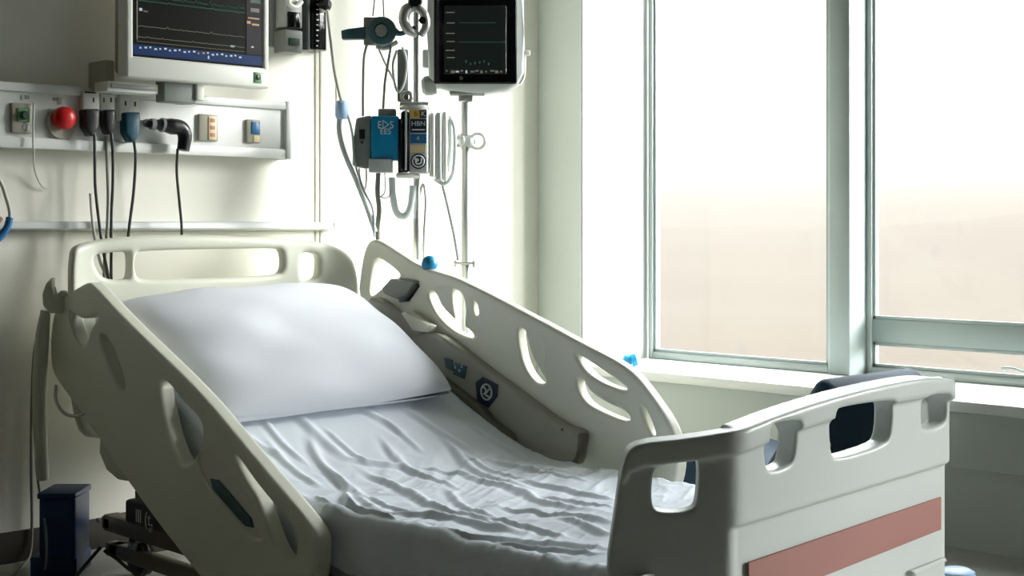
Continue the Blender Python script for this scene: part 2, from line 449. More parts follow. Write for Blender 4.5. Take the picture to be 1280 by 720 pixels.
# windows
FX0 = FX
yA = float(onX(815, 285, FX)[1]); yB = float(onX(1041, 285, FX)[1]); yC = float(onX(1066, 285, FX)[1])
zt1 = float(onX(1100, 399, FX + .09)[2]); zt0 = float(onX(1100, 428, FX + .09)[2])
def window(idx, y0, y1, transom, ZH=ZH, off=0.0):
    FX = FX0 + off
    """y0 > y1 : clear opening between mullions"""
    mb = MB()
    w = .022; x0, x1 = FX, FX + .05
    mb.bounds((x0, y0 - w, ZS), (x1, y0, ZH), .003); mb.bounds((x0, y1, ZS), (x1, y1 + w, ZH), .003)
    mb.bounds((x0, y1 + w, ZS), (x1, y0 - w, ZS + .028), .003); mb.bounds((x0, y1 + w, ZH - .04), (x1, y0 - w, ZH), .003)
    fr = mb.build('window_%d' % idx, M['alu_light']); struct(fr, 'aluminium frame holding a tall pane' if not transom else 'aluminium frame with a transom across')
    mb = MB(); gx = FX + .022
    b = .006
    for (za, zb) in ([(ZS + .028, ZH - .04)] if not transom else [(ZS + .028, zt0), (zt1, ZH - .04)]):
        g = MB(); g.bounds((gx, y1 + w, za), (gx + .006, y0 - w, zb)); g.build('pane', M['glass'], fr, smooth=False)
        # glazing bead
        for (ya, yb, zc, zd) in ((y1 + w, y1 + w + .012, za, zb), (y0 - w - .012, y0 - w, za, zb), (y1 + w, y0 - w, za, za + .012), (y1 + w, y0 - w, zb - .012, zb)):
            mb.bounds((gx - .014, ya, zc), (gx - .001, yb, zd), .002)
    mb.build('glazing_bead', M['alu'], fr)
    if transom:
        mb = MB(); mb.bounds((FX + .004, y1 + w * .2, zt0), (FX + .048, y0 - w * .2, zt1), .004)
        mb.build('transom', M['alu'], fr)
        h = MB()
        c = onX(1262, 464, FX - .01)
        h.tube([(c[0] + .012, c[1] + .03, c[2] - .004), (c[0], c[1] + .025, c[2] + .008), (c[0], c[1] - .01, c[2] + .01), (c[0] - .004, c[1] - .05, c[2] + .002)], .005)
        h.build('window_handle', M['alu_light'], fr)
    return fr
def mullion(i, y0, y1, ZH=ZH):
    mb = MB(); mb.bounds((FX - .02, y1, ZS), (FX + .135, y0, ZH), .004); struct(mb.build('trim_%d' % i, M['alu']), 'grey window mullion')
window(1, yA + .020, yB, False); mullion(5, yB, yC)
pitch = yA - yB; mw = yB - yC
window(2, yC, SHADE_PIER[0], True, ZH, .085)
ymid = (SHADE_PIER[1] + Y_END) / 2
window(3, SHADE_PIER[1], ymid + mw / 2, False, ZH2); mullion(6, ymid + mw / 2, ymid - mw / 2, ZH2); window(4, ymid - mw / 2, Y_END, True, ZH2)  # unseen window group, added to light the footboard face

# ================================================================== OUTSIDE
def hills():
    n1, n2 = 90, 140
    az = np.linspace(math.radians(-62), math.radians(75), n2)
    rr = np.geomspace(14, 1500, n1)
    R, A = np.meshgrid(rr, az, indexing='ij')
    X = CAM[0] + R * np.cos(A); Y = CAM[1] + R * np.sin(A)
    Z = np.full(X.shape, -10.0)
    d = np.degrees(A)
    ridge = 26 * np.exp(-((d - 18) / 11) ** 2) + 10 * np.exp(-((d - 40) / 10) ** 2)
    Z += ridge * np.clip((R - 230) / 260, 0, 1) ** 1.5 + 1.2 * np.sin(X * .035 + 1) * np.sin(Y * .041) * np.clip(R / 120, 0, 1)
    m = mat('dusty_ground', (57, 50, 42), 0.95, noise=0.12, nscale=0.02, spec=0.1)
    me = grid_obj('ground', X, Y, Z, m)
    o = mesh_obj('hills', me, m)
    return struct(o, 'dusty beige open land beyond the window')
hills()
HAZE_D, HAZE_W = 0.003, 0.135
hz = MB(); hz.bounds((WX + 1.2, -900, -30), (1700, 1500, 22))
hm = bpy.data.materials.new('dusty_haze'); hm.use_nodes = True
nt = hm.node_tree; nt.nodes.clear()
oo = nt.nodes.new('ShaderNodeOutputMaterial'); vs = nt.nodes.new('ShaderNodeVolumeScatter')
vs.inputs['Color'].default_value = (1.0, 0.90, 0.79, 1); vs.inputs['Density'].default_value = HAZE_D * HAZE_W
va = nt.nodes.new('ShaderNodeVolumeAbsorption'); va.inputs['Color'].default_value = (0, 0, 0, 1); va.inputs['Density'].default_value = HAZE_D * (1 - HAZE_W)
ah = nt.nodes.new('ShaderNodeAddShader'); nt.links.new(vs.outputs[0], ah.inputs[0]); nt.links.new(va.outputs[0], ah.inputs[1])
nt.links.new(ah.outputs[0], oo.inputs['Volume'])
HAZE = hz.build('haze', hm, smooth=False)
struct(HAZE, 'pale dusty haze over the open land')

GLOW, GLOW_N = 5.8, 9.0
W = bpy.data.worlds.new('overcast_sky'); SC.world = W; W.use_nodes = True
nt = W.node_tree; bg = nt.nodes['Background']
tc = nt.nodes.new('ShaderNodeTexCoord'); sp = nt.nodes.new('ShaderNodeSeparateXYZ')
nt.links.new(tc.outputs['Generated'], sp.inputs[0])
cr = nt.nodes.new('ShaderNodeValToRGB')
mr = nt.nodes.new('ShaderNodeMapRange'); mr.inputs['From Min'].default_value = -0.1; mr.inputs['From Max'].default_value = 1.0
nt.links.new(sp.outputs['Z'], mr.inputs['Value']); nt.links.new(mr.outputs[0], cr.inputs[0])
E = cr.color_ramp.elements
E[0].position = 0.0; E[0].color = (0.102, 0.098, 0.091, 1)
E[1].position = 1.0; E[1].color = (0.80, 0.84, 0.89, 1)
e = E.new(0.091); e.color = (0.110, 0.104, 0.0965, 1)
e = E.new(0.120); e.color = (0.118, 0.117, 0.113, 1)
e = E.new(0.15); e.color = (0.155, 0.155, 0.152, 1)
e = E.new(0.23); e.color = (0.22, 0.222, 0.222, 1)
e = E.new(0.30); e.color = (0.54, 0.555, 0.57, 1)
bg.inputs['Strength'].default_value = 19.0
# broad bright patch where the sun stands behind the overcast
sd = Vector((math.cos(math.radians(-57)) * math.cos(math.radians(15)), math.sin(math.radians(-57)) * math.cos(math.radians(15)), math.sin(math.radians(15))))
dp = nt.nodes.new('ShaderNodeVectorMath'); dp.operation = 'DOT_PRODUCT'; dp.inputs[1].default_value = sd
nt.links.new(tc.outputs['Generated'], dp.inputs[0])
mxx = nt.nodes.new('ShaderNodeMath'); mxx.operation = 'MAXIMUM'; mxx.inputs[1].default_value = 0.0
nt.links.new(dp.outputs['Value'], mxx.inputs[0])
pw = nt.nodes.new('ShaderNodeMath'); pw.operation = 'POWER'; pw.inputs[1].default_value = GLOW_N
nt.links.new(mxx.outputs[0], pw.inputs[0])
sc_ = nt.nodes.new('ShaderNodeVectorMath'); sc_.operation = 'SCALE'; sc_.inputs[0].default_value = (1.0, 0.99, 0.96)
ml = nt.nodes.new('ShaderNodeMath'); ml.operation = 'MULTIPLY'; ml.inputs[1].default_value = GLOW
nt.links.new(pw.outputs[0], ml.inputs[0]); nt.links.new(ml.outputs[0], sc_.inputs['Scale'])
ad = nt.nodes.new('ShaderNodeVectorMath'); ad.operation = 'ADD'
nt.links.new(cr.outputs[0], ad.inputs[0]); nt.links.new(sc_.outputs[0], ad.inputs[1])
nt.links.new(ad.outputs[0], bg.inputs['Color'])

for i, (ya, yb, zh) in enumerate([(yA, yB, ZH), (yC, SHADE_PIER[0], ZH), (SHADE_PIER[1], Y_END, ZH2)]):
    L = bpy.data.lights.new('window_portal', 'AREA'); L.shape = 'RECTANGLE'
    L.size = zh - ZS; L.size_y = ya - yb; L.cycles.is_portal = True
    o = bpy.data.objects.new('window_portal', L); COL.objects.link(o)
    o.location = (FX + .16, (ya + yb) / 2, (ZS + zh) / 2)
    o.rotation_euler = (0, math.radians(90), 0)

# ================================================================== BED
BED = thing('hospital_bed', (0.5, -1.0, 0.0), 'cream plastic hospital bed with raised head section, slotted side rails and a red-striped footboard', 'hospital bed')

# --- headboard : plane y=0, ends curve forward
HY = 0.0
def HP(px, py): p = onY(px, py, HY); return (p[0], p[2])
hb_out = [HP(*q) for q in [(84, 345), (86, 322), (89, 310), (103, 304), (141, 297), (219, 293), (320, 296), (398, 301), (424, 309), (436, 325), (439, 362)]]
xr, xl = hb_out[-1][0], hb_out[0][0]
hb_out += [(xr - .01, .42), (xr - .10, .34), (xl + .10, .34), (xl + .01, .42)]
hb_holes = [[HP(*q) for q in h] for h in [
    [(117, 322), (124, 317), (160, 314), (163, 318), (163, 345), (158, 350), (133, 349), (122, 338)],
    [(170, 318), (178, 313), (345, 310), (355, 313), (356, 337), (347, 345), (182, 350), (170, 345)],
    [(376, 319), (384, 315), (396, 317), (400, 322), (399, 344), (393, 350), (380, 350), (375, 343)]]]
def hb_map(a, b, w):
    s = np.maximum(0, a - (xr - .14)); s2 = np.maximum(0, (xl + .12) - a)
    y = HY + .02 - w - 2.6 * s ** 2 - 2.2 * s2 ** 2
    return a, y, b
def hb_th(A, B): return (np.where(B > .84, .046, .040), .05)
hb = moulded('headboard', M['bedp'], BED, hb_out, hb_holes, t=.044, r=.015, mapf=hb_map)

# --- footboard : face plane, with a wing folded back at each end
FY = -2.19
cx0 = float(onY(921, 500, FY)[0]); cx1 = 0.995
wing_d = np.array([-.72, .69])
def wing_hit(px, py):
    r = ray(px, py)
    # solve cam + r t = corner + wing s
    Amat = np.array([[r[0], -wing_d[0]], [r[1], -wing_d[1]]]); bb = np.array([cx0 - CAM[0], FY - CAM[1]])
    t, s = np.linalg.solve(Amat, bb)
    return cx0 - s, CAM[2] + r[2] * t
def FP(px, py):
    if px >= 921:
        p = onY(px, py, FY); return (p[0], p[2])
    return wing_hit(px, py)
uL = FP(775, 600)[0]; uR = cx1 + .13
path = []
us = np.linspace(uL - .06, uR + .06, 600)
px_, py_ = [], []
for u in us:
    if u < cx0: s = cx0 - u; px_.append(cx0 + wing_d[0] * s); py_.append(FY + wing_d[1] * s)
    elif u > cx1: s = u - cx1; px_.append(cx1 + .70 * s); py_.append(FY + .714 * s)
    else: px_.append(u); py_.append(FY)
px_, py_ = np.array(px_), np.array(py_)
kern = np.exp(-np.linspace(-2.2, 2.2, 45) ** 2); kern /= kern.sum()
def sm(v): return np.convolve(np.pad(v, 22, mode='reflect', reflect_type='odd'), kern, 'valid')
px_, py_ = sm(px_), sm(py_)
tx, ty = np.gradient(px_, us), np.gradient(py_, us); tl = np.hypot(tx, ty); tx /= tl; ty /= tl
def fb_map(a, b, w):
    x = np.interp(a, us, px_); y = np.interp(a, us, py_); ttx = np.interp(a, us, tx); tty = np.interp(a, us, ty)
    ww = w - FT / 2                 # outward face lies on the plane
    return x + tty * ww, y - ttx * ww, b
FT = .046
fb_out = [FP(*q) for q in [(757, 720), (766, 660), (774, 602), (780, 572), (787, 559), (806, 552), (860, 547)]]
fb_out += [FP(*q) for q in [(921, 537), (985, 512), (1050, 492), (1110, 478), (1160, 470), (1184, 474)]]
zR = FP(1186, 474)[1]
fb_out += [(cx1 + .06, zR - .01), (uR - .01, zR - .05), (uR, zR - .12), (uR - .005, .13), (uL + .0, .13)]
fb_out[0] = (fb_out[0][0], fb_out[0][1])
fb_holes = [[FP(*q) for q in h] for h in [
    [(816, 592), (823, 583), (868, 575), (874, 578), (872, 625), (866, 640), (822, 642), (814, 630)],
    [(956, 536), (962, 528), (992, 524), (996, 530), (994, 570), (988, 582), (964, 590), (957, 580)],
    [(1038, 514), (1046, 508), (1108, 499), (1116, 503), (1114, 545), (1106, 556), (1047, 574), (1039, 566)],
    [(1153, 498), (1160, 493), (1180, 491), (1185, 496), (1184, 524), (1178, 531), (1158, 538), (1152, 533)]]]
seam0, seam1 = FP(921, 660), FP(1184, 580)
def seam_z(A): return seam0[1] + (A - seam0[0]) * (seam1[1] - seam0[1]) / (seam1[0] - seam0[0])
topu = np.array([p[0] for p in fb_out[3:14]]); topz = np.array([p[1] for p in fb_out[3:14]]); od = np.argsort(topu)
def top_z(A): return np.interp(A, topu[od], topz[od])
def sstep(x, a, b): t = np.clip((x - a) / (b - a), 0, 1); return t * t * (3 - 2 * t)
def fb_thick(A, B):
    roll = sstep(B, top_z(A) - .050, top_z(A) - .040)
    return FT + .022 * roll
def fb_shift(A, B):
    low = sstep(seam_z(A) - B, -.004, .006)
    return -.010 * low * sstep(A, cx0 - .02, cx0 + .02) + .003 * sstep(B, top_z(A) - .050, top_z(A) - .040)
FB = moulded('footboard', M['footp'], BED, fb_out, fb_holes, t=FT, r=.007, res=.004, mapf=fb_map, thick=(fb_thick, FT + .03), shift=fb_shift)
# stripe : flat strip let into the lower face
y_s = FY + .0055
def strip(pxs, name, m, dy=0.0, th=.004):
    q = [onY(a, b, y_s - th + dy) for a, b in pxs]
    mb = MB(); mb.prism(q, (0, th, 0), .0012, 1); return mb.build(name, m, FB)
plabel(strip([(936, 703), (1177, 621), (1177, 662), (960, 748), (936, 757)], 'stripe', M['stripe']), 'muted red stripe')
strip([(1140, 714), (1182, 697), (1184, 701), (1146, 719)], 'moulded_ridge', M['footp'], th=.008)

# --- near side rail (outer face on x=0)
def RP(px, py): p = onX(px, py, 0.0); return (-p[1], p[2])
lr_out = [RP(*q) for q in [(74, 379), (80, 370), (107, 352), (114, 355), (155, 400), (200, 443), (249, 491), (290, 540), (329, 587), (366, 630), (386, 654), (396, 670),
          (397, 690), (392, 730), (378, 790), (350, 815), (315, 800), (285, 765), (250, 722), (210, 672), (170, 618), (124, 550), (95, 508), (66, 470), (62, 445), (63, 410), (68, 388)]]
lr_holes = [[RP(*q) for q in h] for h in [
    [(84, 386), (92, 393), (104, 400), (126, 392), (113, 410), (109, 426), (102, 435), (93, 424)],
    [(123, 420), (129, 417), (140, 432), (150, 458), (157, 487), (149, 489), (140, 470), (130, 445)],
    [(197, 474), (207, 476), (228, 500), (251, 526), (253, 545), (247, 566), (236, 582), (225, 580), (212, 548), (203, 510)],
    [(288, 566), (296, 570), (318, 602), (344, 634), (361, 652), (371, 669), (370, 690), (362, 706), (347, 692), (336, 668), (324, 628), (304, 598)]]]
lr_pock = [([RP(*q) for q in [(250, 560), (262, 566), (311, 624), (326, 655), (330, 674), (318, 676), (296, 650), (262, 610), (246, 580)]], .006)]
def lr_map(a, b, w): return .023 - w, -a, b
LR = moulded('side_rail', M['railp'], BED, lr_out, lr_holes, lr_pock, t=.046, r=.008, mapf=lr_map)
plabel(LR, 'near side rail, shaded outer face with curved grip slots')
mb = MB(); mb.prism([onX(a, b, -.0005) for a, b in [(262, 598), (271, 600), (312, 648), (315, 660), (306, 658), (266, 612)]], (.007, 0, 0), .0015)
plabel(mb.build('control_membrane', M['teal'], LR), 'dull teal control membrane')
# hinge lug between rail and bed, hook and post at the headboard
mb = MB()
q = [onX(a, b, .05) for a, b in [(124, 548), (136, 545), (150, 566), (160, 592), (158, 602), (146, 600), (132, 588), (123, 566)]]
mb.prism(q, (.03, 0, 0), .008, 3); mb.build('rail_hinge', M['bedp'], BED)
mb = MB(); q = [onD(a, b, 4.06) for a, b in [(65, 346), (57, 354), (52, 368), (53, 382), (62, 392), (76, 392), (86, 384), (86, 368), (76, 362), (70, 370), (65, 374), (63, 362)]]
mb.prism(q, FW * .035, .006, 2); mb.build('rail_hook', M['bedp'], BED)
pA = [onD(a, b, 4.10) for a, b in [(57, 388), (53, 420), (50, 470), (50, 530), (54, 600)]]
mb = MB(); mb.tube(pA, [.014, .020, .021, .02, .018], 14); mb.build('head_post', M['bedp'], BED)

# --- far side rail (inner face on x=1.0)
RX = 1.0
def SP(px, py, dx=0.0): p = onX(px, py, RX - dx); return (-p[1], p[2])
rr_out = [SP(*q) for q in [(447, 372), (449, 345), (454, 315), (461, 300), (472, 299), (498, 316), (524, 333), (547, 340), (570, 347), (610, 367), (650, 388), (688, 408), (724, 428),
          (770, 451), (793, 468), (812, 492), (842, 536), (850, 580), (838, 625), (805, 640), (760, 612), (713, 590), (640, 562), (590, 528), (542, 492), (507, 446), (470, 400)]]
rr_holes = [[SP(*q) for q in h] for h in [
    [(468, 320), (482, 328), (502, 344), (492, 350), (476, 361), (460, 374), (462, 345)],
    [(561, 360), (569, 362), (580, 373), (579, 412), (573, 413), (566, 398)],
    [(588, 374), (596, 379), (597, 394), (591, 396)],
    [(717, 443), (724, 444), (750, 461), (786, 486), (779, 489), (752, 479), (730, 464)],
    [(645, 408), (655, 410), (660, 438), (671, 460), (684, 478), (672, 481), (659, 467), (650, 446)],
    [(718, 475), (727, 473), (734, 488), (753, 502), (787, 517), (786, 529), (752, 516), (727, 501)],
    [(533, 365), (542, 363), (549, 382), (565, 399), (588, 414), (592, 424), (575, 419), (555, 405), (541, 387)],
    [(800, 506), (806, 510), (815, 530), (820, 545), (813, 544), (806, 528)]]]
rr_pock = [([SP(*q) for q in [(534, 364), (546, 360), (566, 358), (600, 380), (598, 428), (575, 418), (552, 402), (540, 385)]], .007),
           ([SP(*q) for q in [(646, 408), (656, 411), (682, 426), (680, 481), (668, 480), (656, 455)]], .006),
           ([SP(*q) for q in [(719, 475), (727, 473), (746, 485), (786, 516), (785, 529), (750, 517), (726, 500)]], .006)]
def rr_map(a, b, w): return RX + .02 - w, -a, b
RR = moulded('side_rail', M['railp'], BED, rr_out, rr_holes, rr_pock, t=.04, r=.008, res=.004, mapf=rr_map)
plabel(RR, 'far side rail with grey control panel on its inner face')
def cp_map(a, b, w): return RX - .012 - w, -a, b
cp_out = [SP(*q, .037) for q in [(513, 424), (526, 416), (545, 416), (562, 428), (606, 462), (652, 496), (700, 532), (722, 538), (726, 545), (722, 575), (712, 584), (690, 580), (640, 560), (590, 528), (545, 494), (520, 462)]]
CPN = moulded('control_panel', M['panelg'], RR, cp_out, t=.05, r=.012, mapf=cp_map)
plabel(CPN, 'darker grey control panel')
lip_out = [SP(*q, .058) for q in [(537, 474), (547, 468), (575, 490), (603, 510), (613, 526), (640, 544), (640, 556), (612, 548), (575, 522), (545, 496)]]
def lip_map(a, b, w): return RX - .040 - w, -a, b
moulded('grip_lip', M['lipg'], RR, lip_out, t=.045, r=.010, mapf=lip_map)
tab_out = [SP(*q, .026) for q in [(457, 374), (468, 370), (500, 392), (512, 405), (530, 413), (524, 421), (511, 428), (514, 450), (506, 452), (480, 424), (460, 396)]]
def tab_map(a, b, w): return RX - .006 - w, -a, b
moulded('grip_tab', M['panelg'], RR, tab_out, t=.04, r=.010, mapf=tab_map)
def face_patch(pxs, name, m, par, x0, th=.004, r=.001):
    mb = MB(); mb.prism([onX(a, b, x0) for a, b in pxs], (th, 0, 0), r, 2); return mb.build(name, m, par)
face_patch([(500, 391), (508, 389), (522, 401), (538, 407), (534, 416), (515, 413)], 'release_lever', M['railp'], RR, RX - .045, .03, .005)
face_patch([(476, 361), (488, 348), (518, 352), (506, 370), (494, 374), (480, 368)], 'release_latch', M['mgrey'], RR, RX - .022, .03, .006)
face_patch([(497, 373), (507, 371), (519, 353), (521, 358), (508, 377), (499, 378)], 'latch_gap', M['black'], RR, RX - .012, .015, .002)
xb = RX - .041
face_patch([(555, 447), (565, 450), (566, 464), (557, 460)], 'control_button', M['teal'], RR, xb)
face_patch([(568, 453), (583, 458), (580, 474), (566, 468)], 'control_button', M['teal'], RR, xb)
# round dial with a swirl mark
face_patch([(594, 478), (603, 471), (622, 481), (621, 496), (610, 510), (596, 500)], 'control_dial', M['navylab'], RR, xb)
c = onX(608, 490, xb - .001)
mb = MB(); mb.torus(c, (1, 0, 0), .0225, .0028)
mb.tube([c + np.array([0, .014, .016]), c + np.array([0, .002, .006]), c + np.array([0, .004, -.008]), c + np.array([0, -.012, -.014])], .003, 8)
mb.tube([c + np.array([0, -.012, .012]), c + np.array([0, -.003, .0]), c + np.array([0, .012, -.006])], .0025, 8)
mb.build('dial_mark', M['lgrey'], RR)
for a, b in ((569, 459), (574, 463), (577, 458)):
    mb = MB(); c = onX(a, b, xb - .001); mb.box(c, (.002, .006, .009), .0008, 1); mb.build('button_mark', M['palebl'], RR)
mb = MB(); c = onX(703, 537, xb); mb.cyl(c, c + np.array([-.002, 0, 0]), .004, n=12); mb.build('screw', M['dgrey'], RR)
face_patch([(716, 545), (724, 541), (728, 547), (721, 580), (712, 583)], 'panel_edge', M['lipg'], RR, RX - .036, .03, .004)
c = onX(537, 330, RX + .02)
mb = MB(); mb.sphere(c, .026, (1, 1, 1.05)); mb.cyl(c + np.array([0, .0, -.035]), c, .010); plabel(mb.build('rail_knob', M['bluecap'], RR), 'round blue knob')

# --- bed underframe
mb = MB()
for xx in (.10, .84):
    mb.bounds((xx, -2.02, .10), (xx + .05, -.02, .148), .006)
for yy in (-2.0, -1.1, -.06):
    mb.bounds((.10, yy, .105), (.89, yy + .05, .143), .006)
FRM = mb.build('bed_frame', M['frame'], BED)
mb = MB()
mb.bounds((.09, -.74, .035), (.13, -.05, .075), .006); mb.bounds((.09, -.12, .035), (.92, -.07, .075), .006)
mb.build('lift_bar', M['frame'], BED)
# sectional deck
mb = MB(); mb.bounds((.10, -2.05, .150), (.92, -.93, .166), .004)
mb.prism([(.10, -.93, .150), (.10, -.05, .545), (.10, -.05, .561), (.10, -.93, .166)], (.82, 0, 0), .002)
mb.build('mattress_deck', M['frame'], BED)
mb = MB(); mb.bounds((.07, -.86, .155), (.30, -.20, .22), .010, 2); mb.bounds((.12, -.55, .2), (.28, -.16, .25), .012, 2)
MOT = mb.build('motor_box', M['darkbox'], BED)
plabel(MOT, 'dark motor housing under the head section')
# lettering on the motor housing side
c = onX(180, 648, .069)
mt = Matrix(((0, 0, -1, c[0]), (-1, 0, 0, c[1]), (0, 1, 0, c[2]), (0, 0, 0, 1)))
text_mesh('lettering', 'lll (t.', .052, mt, M['inkw'], MOT, .0006, 1.0)
for (px, py) in ((98, 645), (124, 650), (190, 662), (226, 672)):
    c = onX(px, py, .068); mb = MB(); mb.cyl(c, c + np.array([-.006, 0, 0]), .007, n=12); mb.build('bolt', M['lgrey'], MOT)
for k, (x, y) in enumerate(((.12, -.2), (.87, -.2), (.12, -1.85), (.87, -1.85))):
    mb = MB(); mb.cyl((x - .016, y, .05), (x + .016, y, .05), .05, n=28); mb.torus((x, y, .05), (1, 0, 0), .044, .009)
    cst = mb.build('caster', M['dgrey'], BED)
    mb = MB(); mb.bounds((x - .026, y - .02, .05), (x - .019, y + .02, .105), .003); mb.bounds((x + .019, y - .02, .05), (x + .026, y + .02, .105), .003)
    mb.bounds((x - .026, y - .02, .092), (x + .026, y + .02, .105), .003); mb.build('caster_fork', M['steel'], cst)
# corner bumper at the foot
c = onD(1196, 716, 3.28)
mb = MB(); mb.lathe(c + np.array([.0, .0, -.03]), (0, 0, 1), [(.0, 0), (.03, .0), (.041, .008), (.043, .022), (.040, .034), (.028, .04), (0, .04)])
plabel(mb.build('corner_bumper', M['palebl'], BED), 'pale blue corner bumper')
mb = MB(); mb.tube([c + np.array([0, 0, -.02]), (c[0] - .06, c[1] + .08, .125), (.86, -1.95, .125)], .012); mb.build('bumper_arm', M['frame'], BED)

# ================================================================== MATTRESS, SHEET, PILLOW
def prof(y):
    head = .45 + .5 * (y + .64)
    flat = .322 + .006 * np.sin((y + 1) * 3.0)
    k = .035
    return k * np.logaddexp(head / k, flat / k)
MX0, MX1 = .065, .945
ny = 60
ys = np.linspace(-.06, -2.06, ny)
zt = prof(ys)
V = []; F = []
for i in range(ny):
    for (x, z) in ((MX0 + .02, zt[i] - .15), (MX0 + .012, zt[i] - .03), (MX0 + .03, zt[i] - .012), (MX1 - .03, zt[i] - .012), (MX1 - .012, zt[i] - .03), (MX1 - .02, zt[i] - .15)):
        V.append((x, ys[i], z))
for i in range(ny - 1):
    for k in range(6): F.append((i * 6 + k, i * 6 + (k + 1) % 6, (i + 1) * 6 + (k + 1) % 6, (i + 1) * 6 + k))
F.append(tuple(range(6))); F.append(tuple(range((ny - 1) * 6, ny * 6))[::-1])
me = bpy.data.meshes.new('mattress'); me.from_pydata(V, [], F); me.update()
tag(mesh_obj('mattress', me, M['mattress']), 'grey-blue foam mattress lying on the bed under the white sheet', 'mattress')

def vnoise(X, Y, seed):
    r = np.random.default_rng(seed); g = r.standard_normal((64, 64))
    xi = np.floor(X).astype(int); yi = np.floor(Y).astype(int); fx = X - xi; fy = Y - yi
    fx = fx * fx * (3 - 2 * fx); fy = fy * fy * (3 - 2 * fy)
    G = lambda a, b: g[a % 64, b % 64]
    return (G(xi, yi) * (1 - fx) + G(xi + 1, yi) * fx) * (1 - fy) + (G(xi, yi + 1) * (1 - fx) + G(xi + 1, yi + 1) * fx) * fy
def zinv(px, py, dz=0.0):   # point on the mattress surface seen at a photo position
    r = ray(px, py); t0, t1 = 1.5, 6.0
    for _ in range(60):
        t = (t0 + t1) / 2; p = CAM + r * t
        if p[2] > prof(np.array(p[1])) + dz: t0 = t
        else: t1 = t
    return CAM + r * t0
NX, NY = 240, 520
sx = np.linspace(-.17, 1.17, NX); sy = np.linspace(0, 1, NY)
S, T = np.meshgrid(sx, sy, indexing='ij')
Yg = -.055 - T * 2.03
xw = MX1 - MX0
Xc = MX0 + np.clip(S, 0, 1) * xw
side = np.maximum(0, -S) + np.maximum(0, S - 1)         # how far past the edge
Zg = prof(Yg)
rad = .03
wr = np.zeros_like(Zg)
# ridges where the linen is rucked, each a fold laid across the surface
ridges = [((300, 590), (345, 640), .012, .016), ((395, 560), (470, 640), .011, .018), ((440, 575), (500, 585), .010, .016), ((470, 600), (560, 640), .012, .018),
          ((520, 520), (575, 560), .009, .02), ((560, 560), (640, 610), .011, .018), ((590, 600), (720, 640), .012, .02), ((430, 625), (480, 660), .012, .016),
          ((500, 650), (640, 668), .013, .018), ((560, 675), (740, 690), .013, .018), ((620, 580), (700, 592), .009, .016), ((660, 610), (760, 625), .011, .016),
          ((370, 525), (430, 570), .009, .02), ((450, 510), (500, 545), .007, .02), ((520, 690), (650, 705), .014, .018), ((420, 600), (445, 640), .010, .014),
          ((640, 640), (750, 660), .011, .016), ((345, 560), (390, 610), .009, .016), ((560, 620), (610, 650), .009, .014), ((310, 545), (350, 570), .007, .016),
          ((480, 560), (530, 600), .009, .014), ((700, 655), (760, 672), .010, .014), ((600, 540), (650, 575), .007, .016), ((540, 590), (590, 598), .008, .012),
          ((330, 530), (380, 575), .008, .013), ((410, 545), (460, 580), .008, .012), ((480, 530), (520, 565), .007, .013), ((585, 575), (650, 600), .008, .012),
          ((455, 625), (540, 655), .009, .013), ((610, 655), (700, 672), .010, .012), ((660, 585), (720, 605), .008, .012), ((500, 575), (560, 612), .008, .012),
          ((400, 630), (440, 655), .009, .012), ((690, 625), (760, 638), .008, .012), ((560, 640), (620, 662), .008, .012), ((630, 690), (740, 700), .010, .012)]
for (a, b, amp, wd) in ridges:
    wd = wd * .72
    p, q = zinv(*a), zinv(*b); p, q = p[:2], q[:2]; e = q - p; L = np.hypot(*e)
    wob = .012 * np.sin((Xc * 9 + Yg * 13))
    tt = ((Xc - p[0]) * e[0] + (Yg - p[1]) * e[1]) / L ** 2
    dd = ((Xc - p[0]) * e[1] - (Yg - p[1]) * e[0]) / L + wob
    env = np.exp(-np.maximum(0, np.abs(tt - .5) - .35) ** 2 / .05)
    wr += .8 * amp * env * (np.exp(-(dd / wd) ** 2) - .35 * np.exp(-((dd - 1.7 * wd) / wd) ** 2))
flatw = sstep(-Yg, .62, .85)
u_ = Xc * .8 + Yg * .35; v_ = -Xc * .35 + Yg * .9
warp = .25 * vnoise(Xc * 3 + 3, Yg * 3 + 1, 6)
rid = lambda n: 1 - np.abs(np.clip(n, -1.4, 1.4)) ** .8
fold = .0050 * rid(vnoise(u_ * 4.5 + warp, v_ * 15 + 3 * warp, 3)) + .0040 * rid(vnoise(u_ * 9 + 5 + 2 * warp, v_ * 27 + 4 * warp, 4)) + .0022 * rid(vnoise(u_ * 18 + 2, v_ * 46 + 5 * warp, 14))
wr += fold * flatw * (0.35 + .65 * sstep(-Yg, .8, 1.2)) + .004 * vnoise(Xc * 4, Yg * 4, 5) * flatw
Zs = Zg + .006 + np.maximum(wr, -.004)
# roll over the edges
ang = np.clip(side * xw / rad, 0, math.pi / 2)
drop = rad * (1 - np.cos(ang)) + np.maximum(0, side * xw - rad * math.pi / 2)
outw = rad * np.sin(ang)
wave = .010 * vnoise(Yg * 9, Yg * 0 + 2.3, 8) * np.clip(drop / .08, 0, 1)
sgn = np.where(S < .5, -1, 1)
inset = rad * .75
Xs = Xc - sgn * inset * (1 - 0) * np.clip(1 - np.minimum(S, 1 - S) / .05, 0, 1) + sgn * (outw + np.maximum(wave, -.004)) * (side > 0)
Zs = Zs - drop
me = grid_obj('bed_sheet', Xs, Yg, Zs, None)
SH = mesh_obj('bed_sheet', me, M['sheet'], None, True, 180)
sol = SH.modifiers.new('cloth_thickness', 'SOLIDIFY'); sol.thickness = .003; sol.offset = 1
tag(SH, 'rumpled white cotton sheet spread over the mattress of the bed', 'sheet')

